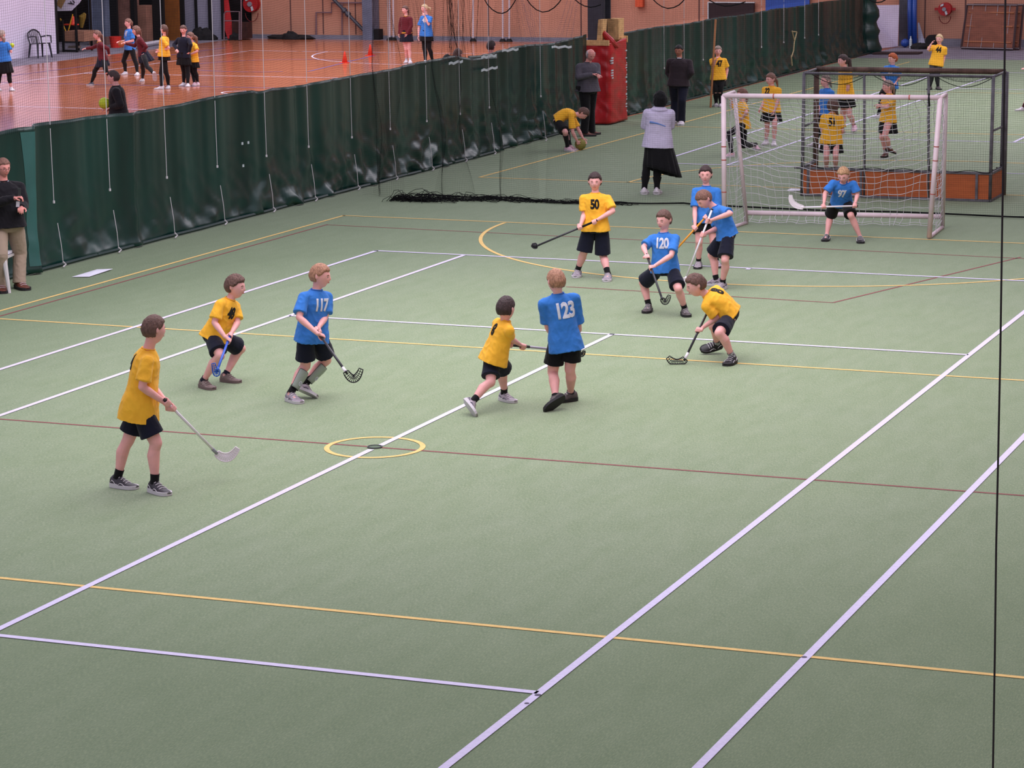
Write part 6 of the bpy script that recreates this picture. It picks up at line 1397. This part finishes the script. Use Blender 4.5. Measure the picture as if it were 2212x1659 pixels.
# ================================================================== CHILDREN ON THE WOODEN COURT
def hj(d):
    d.setdefault('vox', 0.010); d.setdefault('tights', True); add(**d)
hj(dict(id='L1', label='girl in blue shirt and black skirt cut by the left edge, seen from behind', h=1.45, yaw=165, pyaw=165, hyaw=150, face=False,
    head=(4, 76), neck=(3, 90), hip=(9, 134), anR=(24, 189), toeR=(36, 196), anL=(-3, 189), toeL=(3, 196), knR=(20, 163), knL=(-1, 163), elR=(24, 112), haR=(21, 100, 0.15), elL=(-16, 110), haL=(-14, 128), hair=('ash', 'tied'), tail=[(9, 84), (8, 100)], tailr=0.04,
    low='skirt', skirtm=BLK, skirtlen=0.30, flare=0.16, tightlen=0.7, sock=(WSOCK, 0.06), shoe=('white', 'w'), topm=BLU, boxy=1.1))
hj(dict(id='L2', label='girl in maroon jumper with yellow collar running left on the wooden court', h=1.42, yaw=-80, pyaw=-80, hyaw=-85, hpitch=5,
    head=(210, 76), neck=(215, 90), hip=(223, 133), anR=(198, 178), toeR=(187, 182), anL=(242, 170, 0.18), toeL=(247, 180, 0.06), knR=(204, 155), knL=(230, 156), elR=(200, 103), haR=(182, 105, 0.1), elL=(233, 105), haL=(236, 119, -0.1), hair=('mid', 'tied'), tail=[(221, 78), (223, 90)],
    top='long', topm=MAR, collarm=GOLD, low='skirt', skirtm=NAVY, skirtlen=0.20, flare=0.15, sock=(BLK, 0.4), shoe=('grey', 'w'), extra=yellow_collar))
hj(dict(id='L3', label='man in black jacket with red hem holding a yellow ball behind the curtain', h=1.78, yaw=-85, pyaw=-85, hyaw=-100, hpitch=3, g=1.1, vox=0.008,
    head=(245, 168, 0), neck=(251, 186), hip=(257, 254), anR=(254, 358), toeR=(240, 366), anL=(262, 357), toeL=(249, 365), knR=(253, 308), knL=(260, 307), elL=(260, 226), haL=(236, 234, -0.1), elR=(255, 222, 0.15), haR=(228, 232, 0.12), hair=('dark', 'short'),
    top='jacket', topm=DKJ, low='trousers', lowm=BLK, sock=None, shoe=('black', 'k'), hem=0.0, waistband=mat('red_hem', (176, 30, 34), 0.7)))
hj(dict(id='L4', label='girl in blue shirt holding a ball to the left of two running girls', h=1.50, yaw=-55, pyaw=-65, hyaw=-62, hpitch=3,
    head=(277, 50), neck=(279, 63), hip=(281, 107), anR=(271, 154), toeR=(262, 160), anL=(297, 156), toeL=(290, 163), knR=(267, 132), knL=(291, 130), elR=(272, 88), haR=(256, 90, -0.1), elL=(287, 88), haL=(266, 92, -0.2), hair=('mid', 'tied'), tail=[(285, 48), (286, 58)],
    low='leggings', lowm=LEG, sock=(BLK, 0.3), shoe=('white', 'w'), topm=BLU, num=('47', 1, 0.14, NUMW, (0, 0.02)), hem=0.07))
hj(dict(id='L5', label='girl in maroon jumper running left just right of the girl in blue', h=1.42, yaw=-78, pyaw=-80, hyaw=-80, hpitch=4,
    head=(294, 67), neck=(300, 80), hip=(310, 121), anR=(308, 169), toeR=(299, 176), anL=(332, 159, 0.30), toeL=(335, 169, 0.18), knR=(308, 146), knL=(318, 145), elR=(291, 99), haR=(267, 93, 0.0), elL=(316, 101), haL=(306, 112, -0.1), hair=('mid', 'long'), tail=[(303, 70), (306, 84)],
    top='long', topm=MAR, low='skirt', skirtm=NAVY, skirtlen=0.22, flare=0.17, sway=0.35, sock=(BLK, 0.3), shoe=('white', 'w')))
hj(dict(id='L6', label='girl in yellow shirt with brown ponytail looking away, left of the navy girl', h=1.45, yaw=-105, pyaw=-100, hyaw=-120, face=False,
    head=(354, 64), neck=(355, 78), hip=(354, 128), anR=(349, 186), toeR=(339, 191), anL=(364, 184), toeL=(353, 193), knR=(348, 159), knL=(359, 158), elL=(365, 104), haL=(346, 109, -0.1), elR=(348, 102, 0.1), haR=(341, 110, 0.12), hair=('brown', 'tied'), tail=[(360, 66), (361, 80)], tailr=0.04,
    low='skirt', skirtm=BLK, skirtlen=0.16, flare=0.12, sock=(BLK, 0.4), shoe=('white', 'w'), boxy=1.08))
hj(dict(id='L7', label='girl in navy long-sleeved top between two yellow girls on the wooden court', h=1.50, yaw=-25, pyaw=-20, hyaw=-10, hpitch=10,
    head=(396, 65), neck=(397, 80), hip=(397, 124), anR=(397, 178), toeR=(390, 184), anL=(406, 180), toeL=(405, 187), knR=(397, 152), knL=(405, 152), elR=(376, 97), haR=(383, 109, -0.15), elL=(412, 97), haL=(408, 115, -0.1), hair=('brown', 'tied'),
    top='long', topm=NAVY, low='skirt', skirtm=BLK, skirtlen=0.22, flare=0.13, sock=(BLK, 0.4), shoe=('white', 'w')))
hj(dict(id='L8', label='girl in yellow shirt 44 with yellow hair ribbon in front of the girl in navy', h=1.40, yaw=-52, pyaw=-55, hyaw=-65, hpitch=3,
    head=(411, 80), neck=(416, 92), hip=(416, 134), anR=(420, 178), toeR=(414, 187), anL=(427, 177), toeL=(424, 186), knR=(415, 155), knL=(421, 155), elL=(426, 111), haL=(405, 120, -0.2), elR=(404, 108), haR=(393, 111, -0.1), hair=('mid', 'tied'), tail=[(423, 82), (426, 96)], tailr=0.05, ribbon=True,
    low='skirt', skirtm=BLK, skirtlen=0.20, flare=0.14, sock=(BLK, 0.4), shoe=('pink', 'w'), num=('44', 1, 0.14, NUMK, (0.0, 0.0)), boxy=1.1))
hj(dict(id='L9', label='girl in maroon jumper with yellow hem standing left of the blonde girl in blue', h=1.52, yaw=-35, pyaw=-25, hyaw=-45, tights=False,
    head=(875, 22), neck=(877, 35), hip=(878, 80), anR=(878, 129), toeR=(871, 136), anL=(886, 130), toeL=(888, 137), knR=(877, 106), knL=(884, 106), elR=(864, 56), haR=(862, 77), elL=(889, 56), haL=(878, 77, -0.15), hair=('brown', 'tied'), tail=[(882, 22), (883, 32)],
    top='long', topm=MAR, collarm=GOLD, waistband=GOLD, low='skirt', skirtm=NAVY, skirtlen=0.22, flare=0.13, sock=(WSOCK, 0.2), shoe=('white', 'w'), hem=0.03, extra=yellow_collar))
hj(dict(id='L10', label='blonde girl in blue shirt with hand at her mouth on the wooden court', h=1.60, yaw=-42, pyaw=-35, hyaw=-60,
    head=(917, 19), neck=(921, 33), hip=(921, 80), anR=(919, 130), toeR=(915, 137), anL=(934, 129), toeL=(936, 136), knR=(917, 106), knL=(927, 105), elL=(926, 53), haL=(916, 31, -0.15), elR=(905, 60), haR=(904, 83), hair=('blonde', 'tied'), tail=[(929, 18), (930, 29)], tailr=0.035,
    low='skirt', skirtm=BLK, skirtlen=0.20, flare=0.125, sock=(BLK, 0.3), shoe=('white', 'w'), topm=BLU, num=('48', 1, 0.14, NUMW, (0.02, 0.02)), hem=0.07))
# three people mostly hidden behind the long curtain (only their heads rise above it)
for i, (px, py, D, h_, hr_, lab) in enumerate(((966, 131, 54.0, 1.62, 'black', 'leftmost of three heads above it'), (989, 119, 54.6, 1.70, 'brown', 'middle one of three heads above it'), (1061, 101, 56.0, 1.80, 'dark', 'rightmost and largest head above it'))):
    k = 5638.655/D; d = dict(id='H%d' % i, label='person behind the curtain, '+lab, h=h_, vox=0.011, yaw=170, pyaw=170, hyaw=150, face=False, D=None)
    base = atD(px, py, D); h_ = float(base[2])/0.925; d['h'] = h_
    def pz(dx, z): # pixel of a point at height z above that person's spot
        w = np.array([base[0], base[1], 0])+RH*dx; dd = w+np.array([0, 0, z])-CAM; zz = dd@_fw; return (1106+FPX*(dd@_R)/zz, 829.5-FPX*(dd@_U)/zz)
    H_ = h_; d['D'] = depth(base)
    d.update(head=pz(0, H_*0.925), neck=pz(0, H_*0.82), hip=pz(0, H_*0.53), anL=pz(-0.1, 0.06*H_)+(0.058*H_,), anR=pz(0.1, 0.06*H_)+(0.058*H_,), toeL=pz(-0.1, 0.04), toeR=pz(0.1, 0.04), knL=pz(-0.1, H_*0.28), knR=pz(0.1, H_*0.28),
             elL=pz(-0.26, H_*0.62), elR=pz(0.26, H_*0.62), haL=pz(-0.27, H_*0.48), haR=pz(0.27, H_*0.48), hair=(hr_, 'short'), top='long', topm=DKJ, low='trousers', lowm=BLK, shoe=('black', 'k'), sock=None)
    hj(d)
ONLY = None
PEOPLE = {}
for sp in P:
    if ONLY and sp['id'] not in ONLY: continue
    PEOPLE[sp['id']] = person(sp)

# ---------------------------------------------------------------- things held or played with
def ball(name, label, c, r, m):
    V, F = sph(26, 18); o = mesh_obj(name, [np.array(c)+d*r for d in V], F, m, None, True); return tag(o, label, 'ball')
if not ONLY:
    p = G(1254, 324); ball('netball', 'olive yellow ball on the turf in the hands of the bending child', (p[0], p[1], 0.112), 0.11, mat('olive_ball', (140, 132, 66), 0.6, bump=0.4, bscale=90))
    J = PEOPLE['L3'][1]; c = (J['wrL']+J['wrR'])/2; q = atD(225.5, 223, depth(c)); ball('yellow_ball', 'bright yellow green ball held by the man in the black jacket', q, 0.105, mat('lime_ball', (190, 206, 52), 0.5))
    J = PEOPLE['L1'][1]; q = atD(26, 98, depth(J['wrR'])+0.05); ball('yellow_ball', 'small part of a lime ball held by the girl at the left edge', q, 0.06, mat('lime_ball', (190, 206, 52), 0.5))
    J = PEOPLE['L4'][1]; q = atD(262, 95, depth(J['wrL'])); ball('netball', 'dull orange ball between the hands of the blue and maroon girls', q, 0.09, mat('dull_orange_ball', (170, 96, 60), 0.6))
    J = PEOPLE['P0'][1]; q = J['wrR']+RH*0.075-FH*0.02+np.array([0, 0, 0.075])
    o = MB().obox(q, nrm(RH*0.8-FH*0.5)*0.022, nrm(FH)*0.006, np.array([0.006, 0, 0.055])).build('phone', mat('grey_phone', (72, 74, 74), 0.4, 0.5)); tag(o, 'small grey phone held up by the man with glasses', 'phone')
    q = atD(38.5, 441, depth(J['wrL'])-0.06)
    o = MB().obox(q, RH*0.022, FH*0.002, np.array([0.004, 0, 0.035])).build('folded_paper', paper); tag(o, 'folded white paper in the hand of the man with glasses', 'paper')
import os
if os.environ.get('POSE_REPORT'):
    for r_ in REPORT: print('POSE', *r_)
